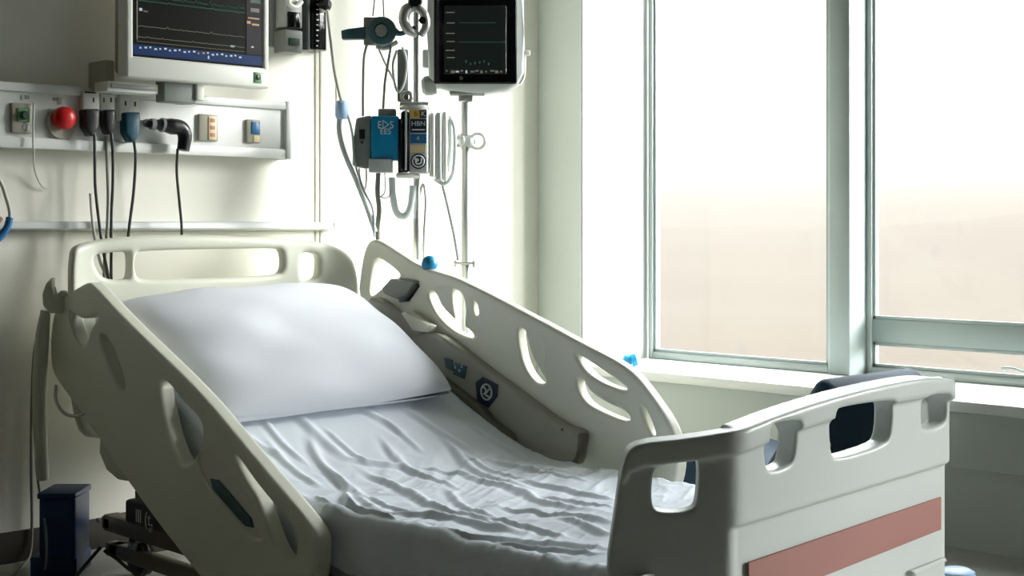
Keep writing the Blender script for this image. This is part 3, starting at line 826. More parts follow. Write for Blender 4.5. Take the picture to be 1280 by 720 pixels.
# pillow
n1, n2 = 90, 64
c0 = np.array([.07, -.665, 0]); LX, LS, TH = .82, .63, .135
slope = math.atan(.5); ex = np.array([1, 0, 0.]); es = np.array([0, math.cos(slope), math.sin(slope)]); en = np.array([0, -math.sin(slope), math.cos(slope)])
base = np.array([.065, -.655, float(prof(np.array(-.655))) + .022])
Vp = []; Fp = []
def pillow_pt(u, v, top):
    # u,v in -1..1
    eu = 1 - abs(u) ** 5; ev = 1 - abs(v) ** 4
    h = (max(0, eu) ** .42) * (max(0, ev) ** .42)
    cu = u * (1 - .035 * (1 - v * v) * 0 - .03 * (abs(v) ** 3)); cv = v * (1 - .035 * (abs(u) ** 3))
    p = base + ex * (LX * (cu + 1) / 2) + es * (LS * (cv + 1) / 2)
    return p, h
uu = np.sin(np.linspace(-math.pi / 2, math.pi / 2, n1)); vv = np.sin(np.linspace(-math.pi / 2, math.pi / 2, n2))
Pt = np.zeros((n1, n2, 3)); Pb = np.zeros((n1, n2, 3))
for i, u in enumerate(uu):
    for j, v in enumerate(vv):
        p, h = pillow_pt(u, v, True)
        cre = .006 * math.sin(u * 9 + v * 5 + 1.2 * math.sin(v * 4)) * h * (1 - h) * 2.2 + .005 * float(vnoise(np.array(u * 2.4 + 9), np.array(v * 2.2 + 4), 21)) * h
        seam = .018
        Pt[i, j] = p + en * (seam + h * (TH * .66) + .016 * (u - .3) + cre)
        Pb[i, j] = p + en * (seam - h * .035)
V = np.concatenate([Pt.reshape(-1, 3), Pb.reshape(-1, 3)])
ii, jj = np.meshgrid(np.arange(n1 - 1), np.arange(n2 - 1), indexing='ij'); a = (ii * n2 + jj).ravel()
Ft = np.stack([a, a + n2, a + n2 + 1, a + 1], 1); Fb = Ft[:, ::-1] + n1 * n2
me = bpy.data.meshes.new('pillow'); me.from_pydata(V.tolist(), [], np.concatenate([Ft, Fb]).tolist())
bm = bmesh.new(); bm.from_mesh(me); bmesh.ops.remove_doubles(bm, verts=bm.verts[:], dist=.0004); bmesh.ops.recalc_face_normals(bm, faces=bm.faces[:]); bm.to_mesh(me); bm.free()
PIL = mesh_obj('pillow', me, M['pillow'], None, True, 180)
tag(PIL, 'plump white pillow resting against the headboard on the raised head of the bed', 'pillow')

# ================================================================== BEDHEAD TRUNKING
TY = .14
p0 = onY(-60, 100, TY); p1 = onY(362, 130, TY); zt_ = onY(200, 118, TY)[2]; zb_ = onY(200, 190, TY)[2]
TR = thing('bedhead_panel', ((p0[0] + p1[0]) / 2, WALL_Y, zb_), 'long white enamelled service panel with sockets fixed to the wall above the bed', 'wall panel')
xa, xb_ = -1.2, p1[0]
mb = MB(); mb.bounds((xa, TY, zb_), (xb_ - .02, WALL_Y - .001, zt_), .006); mb.build('housing', M['trunk'], TR)
mb = MB(); mb.bounds((xa, TY - .012, zt_ - .022), (xb_ - .02, TY + .012, zt_ + .004), .004); mb.build('top_ledge', M['trunk'], TR)
mb = MB(); mb.bounds((xa, TY - .010, zb_ - .006), (xb_ - .02, TY + .012, zb_ + .026), .004); mb.build('bottom_ledge', M['trunk'], TR)
mb = MB(); mb.bounds((xb_ - .022, TY - .014, zb_ - .008), (xb_, WALL_Y - .001, zt_ + .006), .004); mb.build('end_cap', M['trunk'], TR)
def plate(x0, y0, x1, y1, name, m, par=TR, th=.012, yy=TY, r=.004):
    a = onY(x0, y0, yy - th); b = onY(x1, y1, yy - th)
    mb = MB(); mb.bounds((min(a[0], b[0]), yy - th, min(a[2], b[2])), (max(a[0], b[0]), yy + .002, max(a[2], b[2])), r); return mb.build(name, m, par)
g = plate(15, 128, 41, 167, 'outlet_plate', M['taupe'])
plabel(g, 'taupe outlet plate with a green port')
plate(22, 134, 38, 153, 'port_ring', M['green'], g, .017)
c = onY(30, 144, TY - .02); mb = MB(); mb.lathe(c, (0, -1, 0), [(0, 0), (.013, 0), (.013, .006), (.008, .010), (0, .010)]); mb.build('green_port', M['dgreen'], g)
plate(29, 156, 37, 163, 'plate_label', M['lgrey'], g, .0145, r=.001)
c = onY(75, 152, TY - .001)
mb = MB(); mb.lathe(c + np.array([0, 0, -.008]), (0, -1, 0), [(0, 0), (.044, 0), (.046, .006), (.042, .012), (0, .012)], 36); cb = mb.build('call_button', M['taupe'], TR); plabel(cb, 'round call button with a red dome')
c = onY(77, 148, TY - .014); mb = MB(); mb.lathe(c, (0, -1, 0), [(0, 0), (.031, 0), (.034, .012), (.032, .028), (.022, .038), (.008, .041), (0, .041)], 32); plabel(mb.build('button_dome', M['red'], cb), 'red dome')
for i, (x0, y0, x1, y1, k) in enumerate([(104, 113, 125, 148, 0), (126, 114, 144, 150, 1), (150, 115, 174, 152, 2)]):
    s = plate(x0, y0, x1, y1, 'socket', M['white'], TR, .026)
    plate(x0 + 2, y0 + 1, x1 - (5, 3, 2)[k], y0 + 4, 'socket_slot', M['black'], s, .0275, r=.001)
    for (dx, dy) in (((12, 9),), ((3, 8), (12, 8)), ((6, 11), (18, 12)))[k]:
        plate(x0 + dx, y0 + dy, x0 + dx + 2.2, y0 + dy + 6, 'socket_pin', M['dgrey'], s, .0270, r=.0005)
for (x0, y0, x1, y1) in ((26, 119, 29, 125), (31, 119, 37, 124), (66, 122, 71, 126), (72, 121, 77, 131)):
    plate(x0, y0, x1, y1, 'panel_marking', M['taupe'], TR, .0015, r=.0003)
v = plate(249, 142, 273, 177, 'switch_plate', M['taupe']); plabel(v, 'taupe switch plate with faded red marks')
plate(261, 145, 271, 175, 'switch_rocker', M['beige'], v, .0155, r=.002)
for (yy_) in (148, 157, 166): plate(263, yy_, 269, yy_ + 5, 'red_mark', M['pink'], v, .0168, r=.0004)
v = plate(309, 149, 326, 179, 'data_socket', M['taupe']); plabel(v, 'small data socket with a blue insert')
plate(315, 152, 325, 168, 'socket_insert', M['bluelab'], v, .016, r=.001); plate(317, 169, 325, 178, 'socket_tab', M['beige'], v, .0145, r=.001)
# cable clip on the panel left of the monitor neck
# plugs and leads
def lead(name, m, plugbox, pts, label, plugm, r=.0045, yy=.11, grp='plugs and leads on the bedhead panel'):
    t = thing(name, onY(plugbox[0], plugbox[3], yy), label, 'plug', grp)
    x0, y0, x1, y1 = plugbox
    q = [onY(a, b, yy - .022) for a, b in [(x0, y0), (x1, y0), (x1 - .5, y1 - 12), ((x0 + x1) / 2 + 3.2, y1), ((x0 + x1) / 2 - 2.2, y1), (x0 + .5, y1 - 12)]]
    mb = MB(); mb.prism(q, (0, .04, 0), .006, 3); mb.build('plug_body', plugm, t)
    P = [onY(a, b, y_) for a, b, y_ in pts]
    mb = MB(); mb.tube(P, r, 10); mb.build('power_cord', m, t)
lead('power_plug', M['cable'], (106, 136, 125, 170), [(118, 166, .10), (118.5, 190, .09), (119, 230, .09), (122, 262, .09), (127, 300, .085), (134, 338, .09), (142, 370, .1)], 'black plug in the socket nearest the red button, its dark cord hanging down', M['black'])
lead('power_plug', M['cable'], (131, 137, 145, 168), [(139, 166, .10), (141, 190, .09), (141, 230, .09), (139.5, 262, .09), (139, 300, .085), (139, 340, .09), (140, 370, .1)], 'narrow black plug in the second socket beside the black one, dark cord hanging', M['black'])
lead('power_plug', M['cable'], (157, 140, 176, 178), [(167.5, 176, .10), (169.5, 198, .09), (167, 240, .09), (162, 280, .09), (160, 300, .09)], 'teal plug hanging from the third socket with a dark cord', M['tealplug'])
t = thing('cable_connector', onY(222, 188, .09), 'thick black angled connector plugged into the panel left of the taupe switch plate', 'connector', 'plugs and leads on the bedhead panel')
P = [onY(a, b, .085) for a, b in [(186, 155), (200, 156), (214, 158), (226, 160), (231, 170), (229, 188)]]
mb = MB(); mb.tube(P, [.010, .017, .025, .023, .022, .019], 16); mb.build('connector_body', M['black'], t)
mb = MB(); mb.cyl(onY(188, 155, .085), onY(193, 155.5, .085), .0165, .0175); mb.cyl(onY(201, 156, .085), onY(204, 156.5, .085), .0215, .0225); mb.build('connector_ring', M['mgrey'], t)
mb = MB(); mb.cyl(onY(187, 155, .085), onY(184, 154, TY), .011, .013); mb.build('connector_tip', M['dgrey'], t)
mb = MB(); mb.tube([onY(a, b, y_) for a, b, y_ in [(222, 186, .09), (221, 215, .09), (224, 250, .09), (227, 282, .09), (227, 305, .09)]], .0043, 10); mb.build('power_cord', M['cable'], t)
# pale leads hanging behind the left hole of the headboard
for pts, lab in (([(133, 170, .13), (134, 210, .12), (135, 250, .12), (133, 300, .12), (130, 340, .12), (133, 380, .12)], 'thin grey lead running down the wall between the two black plugs'),
                 ([(113, 242, .12), (115, 270, .11), (119, 300, .10), (126, 330, .10), (136, 352, .10), (140, 385, .1)], 'pale lead curling down behind the left slot of the headboard')):
    mb = MB(); mb.tube([onY(*q) for q in pts], .0045, 8); tag(mb.build('cable', M['lcable'] if 'pale' in lab else M['gcable']), lab, 'cable')
mb = MB(); mb.tube([onY(*q) for q in [(42, 128, .118), (41.5, 170, .115), (42, 190, .118), (44, 215, .17), (52, 232, .185), (60, 236, .19)]], .0028, 8)
tag(mb.build('cord', M['lcable']), 'fine white pull cord hanging beside the green outlet plate', 'cord')
# hanging blue and white tube at the far left edge
mb = MB(); mb.tube([onY(*q) for q in [(-16, 190, .135), (-6, 214, .15), (2, 230, .15), (7, 244, .14), (12, 262, .13), (12, 275, .13), (6, 290, .13), (-4, 302, .13)]], .006, 10)
LT = mb.build('tube_end', M['lcable']); tag(LT, 'white tube with a blue end hanging at the left edge by the wall rail', 'tube')
mb = MB(); mb.tube([onY(*q) for q in [(12.3, 272, .127), (9, 284, .127), (2, 294, .127), (-6, 302, .127)]], .0105, 10); plabel(mb.build('blue_sleeve', M['bluelab'], LT), 'blue sleeve')
mb = MB(); mb.tube([onY(*q) for q in [(1, 272, .135), (-2, 276, .135), (-8, 284, .135)]], .008, 10); mb.build('red_tip', M['pink'], LT)

# wall rail
a = onY(14, 284, .15); b = onY(424, 281, .15)
mb = MB(); z0, z1 = onY(200, 288, .15)[2], onY(200, 277, .15)[2]
mb.prism([(-1.4, .150, z0 + .006), (-1.4, .156, z1), (-1.4, .199, z1), (-1.4, .199, z0), (-1.4, .16, z0)], (b[0] + 1.4 - .02, 0, 0), .003)
RL = mb.build('wall_rail', M['lgrey']); tag(RL, 'slim grey bumper rail fixed along the wall behind the headboard', 'rail')
mb = MB(); mb.prism([(b[0] - .02, .150, z0 + .004), (b[0] - .02, .150, z1), (b[0] - .02, .199, z1), (b[0] - .02, .199, z0)], (.022, 0, 0), .004); mb.build('rail_end', M['white'], RL)

# ================================================================== BEDSIDE MONITOR
MY = -.03
def Q(px, py): return onY(px, py, MY)
MON = thing('patient_monitor', (Q(235, 110)[0], .10, zt_ + .005), 'white framed patient monitor with dark waveform screen mounted above the service panel', 'monitor')
mx0, mx1 = Q(158, 100)[0], Q(337, 100)[0]; mzb = Q(240, 103)[2]; mzt = mzb + .43
# frame as a ring around the screen
sx0, sx1 = Q(167, 60)[0], Q(330, 60)[0]; szb = Q(245, 77)[2]; szt = mzt - .035
mb = MB()
mb.bounds((mx0, MY, mzb), (mx1, MY + .055, szb), .008, 3); mb.bounds((mx0, MY, szt), (mx1, MY + .055, mzt), .008, 3)
mb.bounds((mx0 + .0008, MY + .0008, mzb + .01), (sx0, MY + .0542, mzt - .01), .006, 3); mb.bounds((sx1, MY + .0008, mzb + .01), (mx1 - .0008, MY + .0542, mzt - .01), .006, 3)
mb.build('bezel', M['white'], MON)
mb = MB(); mb.bounds((mx0 + .004, MY + .045, mzb + .012), (mx1 - .02, MY + .09, mzt - .01), .02, 3); mb.build('back_housing', M['taupe'], MON)
mb = MB(); mb.bounds((sx0 - .004, MY + .008, szb - .004), (sx1 + .004, MY + .05, szt + .004)); SCN = mb.build('screen', M['screen_bed'], MON, smooth=False)
ysn = MY + .0075
def spatch(x0, z0, x1, z1, name, m, th=.0012):
    mb = MB(); mb.bounds((sx0 + (sx1 - sx0) * x0, ysn - th, szb + z0), (sx0 + (sx1 - sx0) * x1, ysn + .001, szb + z1)); return mb.build(name, m, SCN, smooth=False)
spatch(.005, .006, .995, .036, 'toolbar', M['bar'])
spatch(.865, .038, .995, .38, 'sidebar', M['side'])
for k in range(22):
    xx = .05 + k * .036
    if xx < .84: spatch(xx, .024 + .002 * (k % 3), xx + .012 + .006 * (k % 2), .029 + .002 * (k % 3), 'toolbar_icon', M['amber'] if k in (12, 13) else M['trace_b'], .0022)
spatch(.56, .012, .57, .022, 'toolbar_icon', M['trace_b'], .0022)
def wave(z, amp, f, m, r=.0013, ph=0, x0=.03, x1=.85):
    xs = np.linspace(x0, x1, 70); pts = []
    for i, x in enumerate(xs):
        t = (x * f + ph) % 1.0
        v = math.exp(-((t - .5) / .035) ** 2) - .3 * math.exp(-((t - .58) / .03) ** 2) + .25 * math.exp(-((t - .8) / .07) ** 2)
        pts.append((sx0 + (sx1 - sx0) * x, ysn - .001, szb + z + amp * v))
    mb = MB(); mb.tube(pts, r, 6, raw=True); return mb.build('waveform', m, SCN)
wave(.222, .020, 9, M['trace'], .0017); wave(.178, .012, 9, M['trace'], .0016, .3); wave(.165, .003, 9, M['trace'], .0022, .1)
wave(.090, .006, 9, M['trace_w'], .0011, .2); wave(.058, .004, 9, M['trace_w'], .0011, .5); wave(.045, .003, 12, M['trace_w'], .001, .1)
wave(.285, .03, 9, M['trace'], .0017); wave(.34, .02, 9, M['amber'], .0014)
spatch(.03, .05, .038, .26, 'scale_line', M['trace_w'], .001)
for (xx, zz, ww, hh, mm) in ((.05, .135, .02, .008, 'trace_b'), (.08, .133, .03, .004, 'trace_w'), (.88, .150, .09, .004, 'amber'), (.87, .134, .03, .008, 'amber'), (.91, .130, .06, .006, 'amber'),
                             (.90, .172, .07, .012, 'trace_w'), (.90, .20, .08, .02, 'trace'), (.90, .25, .08, .03, 'trace'), (.74, .056, .03, .005, 'trace_b'), (.905, .060, .02, .005, 'trace_b')):
    spatch(xx, zz, xx + ww, zz + hh, 'readout', M[mm], .0014)
bx = onY(322, 96, MY)
mb = MB(); mb.bounds((bx[0] - .014, MY - .003, bx[2] - .020), (bx[0] + .014, MY + .004, bx[2] + .014), .002); bd = mb.build('badge', M['green'], MON); plabel(bd, 'small green badge')
mb = MB(); mb.box((bx[0], MY - .003, bx[2] - .002), (.016, .003, .016), .003, 2); mb.build('badge_mark', M['dgreen'], bd)
mb = MB(); mb.box((bx[0], MY - .0033, bx[2] + .001), (.006, .003, .006), .001, 1); mb.build('badge_mark', M['yellow'], bd)
# mounting neck and arm
nx0, nx1 = onY(200, 110, .03)[0], onY(240, 110, .03)[0]
mb = MB(); mb.bounds((nx0, .005, mzb - .06), (nx1, .06, mzb + .06), .006); mb.build('mount_neck', M['mgrey'], MON)
mb = MB(); mb.bounds((nx1 - .004, -.005, mzb - .05), (nx1 + .022, .05, mzb + .01), .004); mb.build('neck_cover', M['white'], MON)
a = onY(228, 125, .05); mb = MB(); mb.lathe((a[0], .05, a[2] - .012), (0, 0, 1), [(0, 0), (.028, 0), (.032, .006), (.03, .014), (.02, .02), (.016, .05), (0, .05)]); mb.build('mount_foot', M['dgrey'], MON)
a0 = onY(126, 102, .06); a1 = onY(198, 109, .02)
mb = MB(); mb.bounds((a0[0], .02, a1[2] - .022), (a1[0], .10, a1[2] + .008), .004); mb.build('mount_arm', M['white'], MON)
mb = MB(); mb.bounds((a0[0] + .01, .012, a1[2] - .012), (a1[0] - .008, .024, a1[2] + .001), .002); mb.build('arm_groove', M['mgrey'], MON)
mb = MB(); p = onY(130, 88, .08); mb.bounds((p[0] - .012, .05, p[2] - .06), (p[0] + .02, .16, p[2] + .03), .008); mb.build('arm_joint', M['taupe'], MON)

# ================================================================== WALL FLOW MODULE (right of the monitor)
GY = .10
def G(px, py, y=GY): return onY(px, py, y)
FM = thing('flow_meter_unit', G(372, 66, WALL_Y), 'grey and black flow meter unit on the wall right of the patient monitor', 'flow meter')
def gb(x0, y0, x1, y1, name, m, ya, yb, r=.004):
    a = G(x0, y0, ya); b = G(x1, y1, ya); mb = MB(); mb.bounds((a[0], ya, min(a[2], b[2])), (b[0], yb, max(a[2], b[2])), r); return mb.build(name, m, FM)
gb(341, -30, 409, 64, 'back_plate', M['mgrey'], .16, .199)
gb(357, 36, 379, 67, 'valve_block', M['mgrey'], .09, .16, .006)
gb(357, -20, 379, 36, 'meter_body', M['lgrey'], .10, .16, .006)
gb(361, 14, 376, 35, 'meter_window', M['gloss'], .092, .12, .002)
gb(362, 47, 375, 57, 'valve_window', M['dgreen'], .084, .10, .002)
p = G(383, 0, .09); mb = MB(); q0 = G(384, -30, .10); q1 = G(384, 63, .10); mb.cyl((q0[0], .11, q1[2]), (q0[0], .11, q0[2]), .022, n=28); mb.build('cylinder', M['dgrey'], FM)
gb(388, -30, 408, 63, 'scale_block', M['gloss'], .085, .16, .004)
a = G(397, 10, .083)
for k in range(9):
    z = G(397, 58 - k * 6.5, .083)[2]
    mb = MB(); mb.bounds((a[0] - .004, .083, z), (a[0] + .002 + .003 * (k % 2), .087, z + .004), .0005); mb.build('scale_mark', M['lgrey'], FM)
mb = MB(); p = G(406, 6, .07); mb.lathe(p, (0.4, -1, .1), [(0, -.03), (.010, -.03), (.012, -.01), (.020, -.01), (.021, .012), (.012, .02), (0, .02)]); mb.build('flow_knob', M['black'], FM)
mb = MB(); p = G(403, 12, .075); mb.sphere(p, .011); mb.build('knob_nut', M['steel'], FM)
mb = MB(); mb.tube([G(365, -5, .09), G(361, 4, .085), G(369, 9, .085), G(377, 2, .09)], .008); mb.build('hose_barb', M['white'], FM)

# ================================================================== DRIP STANDS
def floor_base(mb, x, y, n=5, R=.26, rot=.3):
    for k in range(n):
        a = rot + 2 * math.pi * k / n
        mb.tube([(x, y, .10), (x + R * .6 * math.cos(a), y + R * .6 * math.sin(a), .085), (x + R * math.cos(a), y + R * math.sin(a), .07)], [.014, .012, .009], 10)
    return mb
def stand_casters(t, x, y, n=5, R=.26, rot=.3):
    first = None
    for k in range(n):
        a = rot + 2 * math.pi * k / n; cx, cy = x + R * math.cos(a), y + R * math.sin(a)
        if first is None:
            mb = MB(); mb.cyl((cx - .011, cy, .028), (cx + .011, cy, .028), .028, n=20); mb.cyl((cx, cy, .03), (cx, cy, .07), .008, n=10)
            first = mb.build('caster', M['dgrey'], t); base0 = (cx, cy)
        else:
            o = first.copy(); COL.objects.link(o); o.parent = t
            o.location = first.location + Vector((cx - base0[0], cy - base0[1], 0))

# --- stand with the pumps
d1 = 4.72
F1 = Face(d1, 521, 285)
bx1, by1 = F1.o[0], F1.o[1]
S1 = thing('drip_stand', (bx1, by1, 0), 'steel drip stand carrying the blue and grey pumps beside the head of the bed', 'drip stand')
mb = floor_base(MB(), bx1, by1, R=.20); mb.build('stand_base', M['steel'], S1); stand_casters(S1, bx1, by1, R=.20)
mb = MB(); mb.cyl((bx1, by1, .08), (bx1, by1, 1.0), .0135); mb.build('lower_pole', M['steel'], S1)
mb = MB(); mb.cyl((bx1, by1, 1.0), (bx1, by1, 2.05), .0115); mb.build('upper_pole', M['steel'], S1)
mb = F1.mb(); mb.tube([F1.p(521, 8, .02), F1.p(509, 14, .03), F1.p(506, 28, .03), F1.p(512, 40, .03), F1.p(521, 44, .02)], [.014, .02, .018, .016, .013], 12)
mb.tube([F1.p(522, 10, .02), F1.p(531, 20, .025), F1.p(533, 34, .025), F1.p(526, 46, .02)], [.013, .015, .014, .012], 12); mb.build('pole_clamp', M['steel'], S1)
mb = F1.mb(); mb.lathe(F1.p(520, 4, .04), (0, -1, 0), [(0, -.02), (.02, -.02), (.024, 0), (.02, .012), (0, .012)]); mb.build('clamp_knob', M['black'], S1)
mb = F1.mb(); mb.lathe(F1.p(529, 28, .04), (0, -1, 0), [(0, -.01), (.010, -.01), (.012, .006), (0, .008)]); mb.build('clamp_knob', M['black'], S1)
mb = F1.mb(); F1.box(mb, 497, 62, 511, 128, .0, .022, .006); mb.build('hose_holder', M['mgrey'], S1)
mb = F1.mb()
mb.torus(F1.p(509, 122, .02), (0, 1, 0), .016, .007); F1.box(mb, 500, 128, 538, 138, .035, -.02, .008, 3); mb.build('pump_bracket', M['steel'], S1)
# hooks / hanging loops at the holder
mb = F1.mb(); mb.tube([F1.p(497, 64, .03), F1.p(492, 82, .03), F1.p(494, 104, .03), F1.p(499, 116, .03), F1.p(506, 104, .03), F1.p(509, 80, .03), F1.p(504, 60, .03)], .0045, 8); mb.build('hanging_loop', M['lgrey'], S1)

# --- pumps on the stand
P0 = thing('syringe_pump', F1.w(454, 212), 'narrow grey pump at the left end of the pump cluster on the drip stand', 'pump')
mb = F1.mb(); q = [F1.p(a, b, .05) for a, b in [(447, 149), (466, 145), (466, 209), (460, 212), (442, 208), (443, 180)]]
mb.prism(q, (0, .085, 0), .007, 3); mb.build('pump_housing', M['mgrey'], P0)
mb = F1.mb(); F1.box(mb, 451, 163, 458, 175, .054, .045, .002); mb.build('pump_button', M['black'], P0)
mb = F1.mb(); mb.cyl(F1.p(454.5, 179, .054), F1.p(454.5, 179, .045), .005, n=14); mb.build('pump_button', M['dgrey'], P0)
P1 = thing('infusion_pump', F1.w(481, 216), 'bright blue infusion pump with white lettering on the drip stand', 'pump')
mb = F1.mb(); F1.box(mb, 467, 147, 500, 202, .075, .0, .004); plabel(mb.build('front_cover', M['cyan'], P1), 'bright blue cover')
mb = F1.mb(); F1.box(mb, 464, 200, 492, 217, .085, .0, .004); mb.build('pump_base', M['lgrey'], P1)
mb = F1.mb(); F1.box(mb, 499, 150, 505, 217, .06, -.02, .003); mb.build('pump_side', M['dgrey'], P1)
mb = F1.mb(); F1.box(mb, 474, 137, 496, 149, .045, .0, .005); mb.build('pump_top', M['taupe'], P1)
F1.text('lettering', 'E\u25B7S', 484.5, 158.5, .0762, 13, M['inkw'], P1, 0.82)
F1.text('lettering', 'EES', 484.5, 166.5, .0762, 10, M['inkw'], P1, 0.95)
P2 = thing('infusion_module', F1.w(520, 220), 'tall black and silver infusion module with stacked labels on the drip stand', 'pump')
mb = F1.mb()
q = [F1.p(505 + 12 + 12.5 * math.cos(a), 0, .03 + .045 * math.sin(a)) for a in np.linspace(0, math.pi, 14)]
F1.box(mb, 503, 141, 514, 216, .085, .0, .010, 4); mb.build('glossy_column', M['gloss'], P2)
mb = F1.mb(); F1.box(mb, 513, 138, 537, 218, .080, .0, .008, 3); mb.build('module_body', M['lgrey'], P2)
mb = F1.mb(); mb.lathe(F1.p(519, 137, .035), (0, 0, 1), [(0, -.006), (.048, -.006), (.050, .002), (.044, .010), (0, .012)]); mb.build('module_cap', M['steel'], P2)
mb = F1.mb(); mb.lathe(F1.p(511, 222, .045), (0, 0, 1), [(0, -.004), (.034, -.004), (.040, .004), (.036, .014), (0, .014)]); mb.build('module_foot', M['white'], P2)
mb = F1.mb(); F1.box(mb, 508.5, 140, 511, 214, .0865, .08, .0008); mb.build('column_highlight_strip', M['lgrey'], P2)
def lab(x0, y0, x1, y1, name, m, f=.0815): mb = F1.mb(); F1.box(mb, x0, y0, x1, y1, f, .075, .0006, 1); return mb.build(name, m, P2)
lab(515, 140, 527, 150, 'label', M['yellow']); lab(526, 140, 535, 150, 'label', M['ink'])
lab(515, 151, 535, 168, 'label', M['navylab']); lab(515, 169.5, 535, 181, 'label', M['bluelab']); lab(515, 183, 534, 192, 'label', M['beige'])
F1.text('lettering', 'K', 531, 145, .0822, 9, M['inkw'], P2); F1.text('lettering', 'b', 522, 145, .0822, 9, M['ink'], P2)
F1.text('lettering', 'HBN', 525, 157, .0822, 8.5, M['inkw'], P2); lab(517, 163.5, 533, 165, 'label_rule', M['inkw'], .0822)
F1.text('lettering', '4', 524.5, 175, .0822, 8, M['yellow'], P2)
mb = F1.mb(); mb.lathe(F1.p(525, 203, .0785), (0, -1, 0), [(0, 0), (.0255, 0), (.0255, .003), (0, .003)]); mb.build('round_emblem', M['navylab'], P2)
mb = F1.mb(); mb.torus(F1.p(525, 203, .082), (0, 1, 0), .0185, .0022); mb.tube([F1.p(521, 199, .082), F1.p(523, 206, .082), F1.p(528, 205, .082), F1.p(529, 199, .082)], .0028, 8)
mb.sphere(F1.p(523.5, 201.5, .082), .006, (1, .3, 1)); mb.build('emblem_mark', M['inkw'], P2)
# white ribbed cassette
P3 = thing('tubing_cassette', F1.w(552, 226), 'white ribbed tubing cassette at the right end of the pump cluster', 'cassette')
for (x0, x1, y0, y1, f) in ((538, 545, 143, 222, .07), (546, 553, 142, 226, .062), (554, 560, 141, 227, .052)):
    mb = F1.mb(); F1.box(mb, x0, y0, x1, y1, f, -.02, .006, 3); mb.build('rib', M['lgrey'] if x0 == 546 else M['white'], P3)
mb = F1.mb(); mb.tube([F1.p(562, 146, .03), F1.p(568, 160, .03), F1.p(569, 190, .03), F1.p(566, 218, .03), F1.p(556, 230, .03), F1.p(544, 224, .03)], .0068, 10); mb.build('looped_tube', M['tube'], P3)
mb = F1.mb(); mb.tube([F1.p(562, 150, .03), F1.p(563, 185, .035), F1.p(560, 215, .035)], .006, 8); mb.build('looped_tube', M['tube'], P3)

# --- arm clamp with teal ring
AC = thing('clamp_arm', F1.w(480, 58), 'teal lever clamp with a ring and grey square plate on the drip stand', 'clamp')
mb = F1.mb(); q = [F1.p(a, b, .02) for a, b in [(427, 39), (436, 37), (457, 34), (457, 50), (428, 50)]]; mb.prism(q, (0, .03, 0), .004, 2); mb.build('lever', M['teal'], AC)
mb = F1.mb(); F1.box(mb, 455, 22, 482, 57, .015, -.015, .004); mb.build('square_plate', M['mgrey'], AC)
mb = F1.mb(); mb.lathe(F1.p(478, 40, .012), (0, -1, 0), [(0, 0), (.046, 0), (.049, .008), (.046, .020), (.040, .024), (.024, .024), (.022, .018), (0, .018)], 36); mb.build('ring', M['teal'], AC)
mb = F1.mb(); mb.lathe(F1.p(478, 40, .030), (0, -1, 0), [(0, 0), (.021, 0), (.021, .008), (.016, .012), (0, .012)], 8); mb.build('hub', M['mgrey'], AC)
mb = F1.mb(); mb.tube([F1.p(491, 38, .02), F1.p(500, 43, .02), F1.p(510, 40, .02), F1.p(519, 36, .012)], [.014, .009, .008, .010], 12); mb.build('clamp_rod', M['teal'], AC)
mb = F1.mb(); mb.tube([F1.p(470, 58, .0), F1.p(482, 60, .0), F1.p(497, 52, .0)], .008, 10); mb.build('clamp_rest', M['lgrey'], AC)

# --- tubes around the stand
def tube_thing(name, face, pts, r, m, label, cat='tube', group='tubes and leads around the drip stands', n=8):
    mb = face.mb(); mb.tube([face.p(*q) if len(q) == 3 else face.p(q[0], q[1], .02) for q in pts], r, n)
    return tag(mb.build(name, m), label, cat, group)
tube_thing('lead', F1, [(470, -20, .0), (468, 2, .0), (466, 20, .0)], .0025, M['gcable'], 'left of two fine leads rising from the teal clamp to the top of the picture', 'lead')
tube_thing('lead', F1, [(480, -20, .0), (479, 0, .0), (480, 22, .0)], .0025, M['gcable'], 'right of two fine leads rising from the teal clamp to the top of the picture', 'lead')
tube_thing('tube', F1, [(459, 56, .01), (456, 75, .03), (455, 110, .03), (455, 146, .03)], .0045, M['gcable'], 'grey tube dropping from the teal clamp to the narrow grey pump')
tube_thing('tube', F1, [(489, 58, .01), (486, 80, .03), (482, 105, .03), (480, 138, .03)], .0045, M['gcable'], 'grey tube dropping from the clamp to the top of the blue pump')
tube_thing('tube', F1, [(473, 60, .005), (480, 76, .01), (488, 92, .012), (494, 104, .012)], .0035, M['lcable'], 'pale tube slanting from the clamp towards the grey hose holder')
tube_thing('lead', F1, [(521, 262, -.02), (528, 230, -.01), (532, 250, .0), (530, 290, .0), (529, 330, .0)], .0042, M['steel'], 'thin bright lead hanging beside the lower pole of the drip stand', 'lead')
tube_thing('tube', F1, [(491, 222, .03), (492, 245, .03), (497, 266, .03), (507, 270, .03), (514, 258, .03), (517, 232, .03)], .0115, M['tube'], 'thick white hose looping in a U under the blue pump', n=12)
tube_thing('tube', F1, [(474, 216, .03), (473, 240, .03), (475, 262, .03), (473, 285, .03), (474, 302, .03)], .0085, M['gcable'], 'grey corrugated hose hanging straight down to the end of the far bed rail', n=10)
tube_thing('tube', F1, [(450, 210, .03), (452, 228, .03), (456, 240, .03), (459, 228, .03), (459, 212, .03)], .003, M['lcable'], 'small pale loop of tube under the narrow grey pump')
tube_thing('tube', F1, [(482, 217, .03), (482, 240, .03), (477, 246, .03), (487, 246, .03), (490, 228, .03)], .0025, M['lcable'], 'tiny hooked tube under the base of the blue pump')
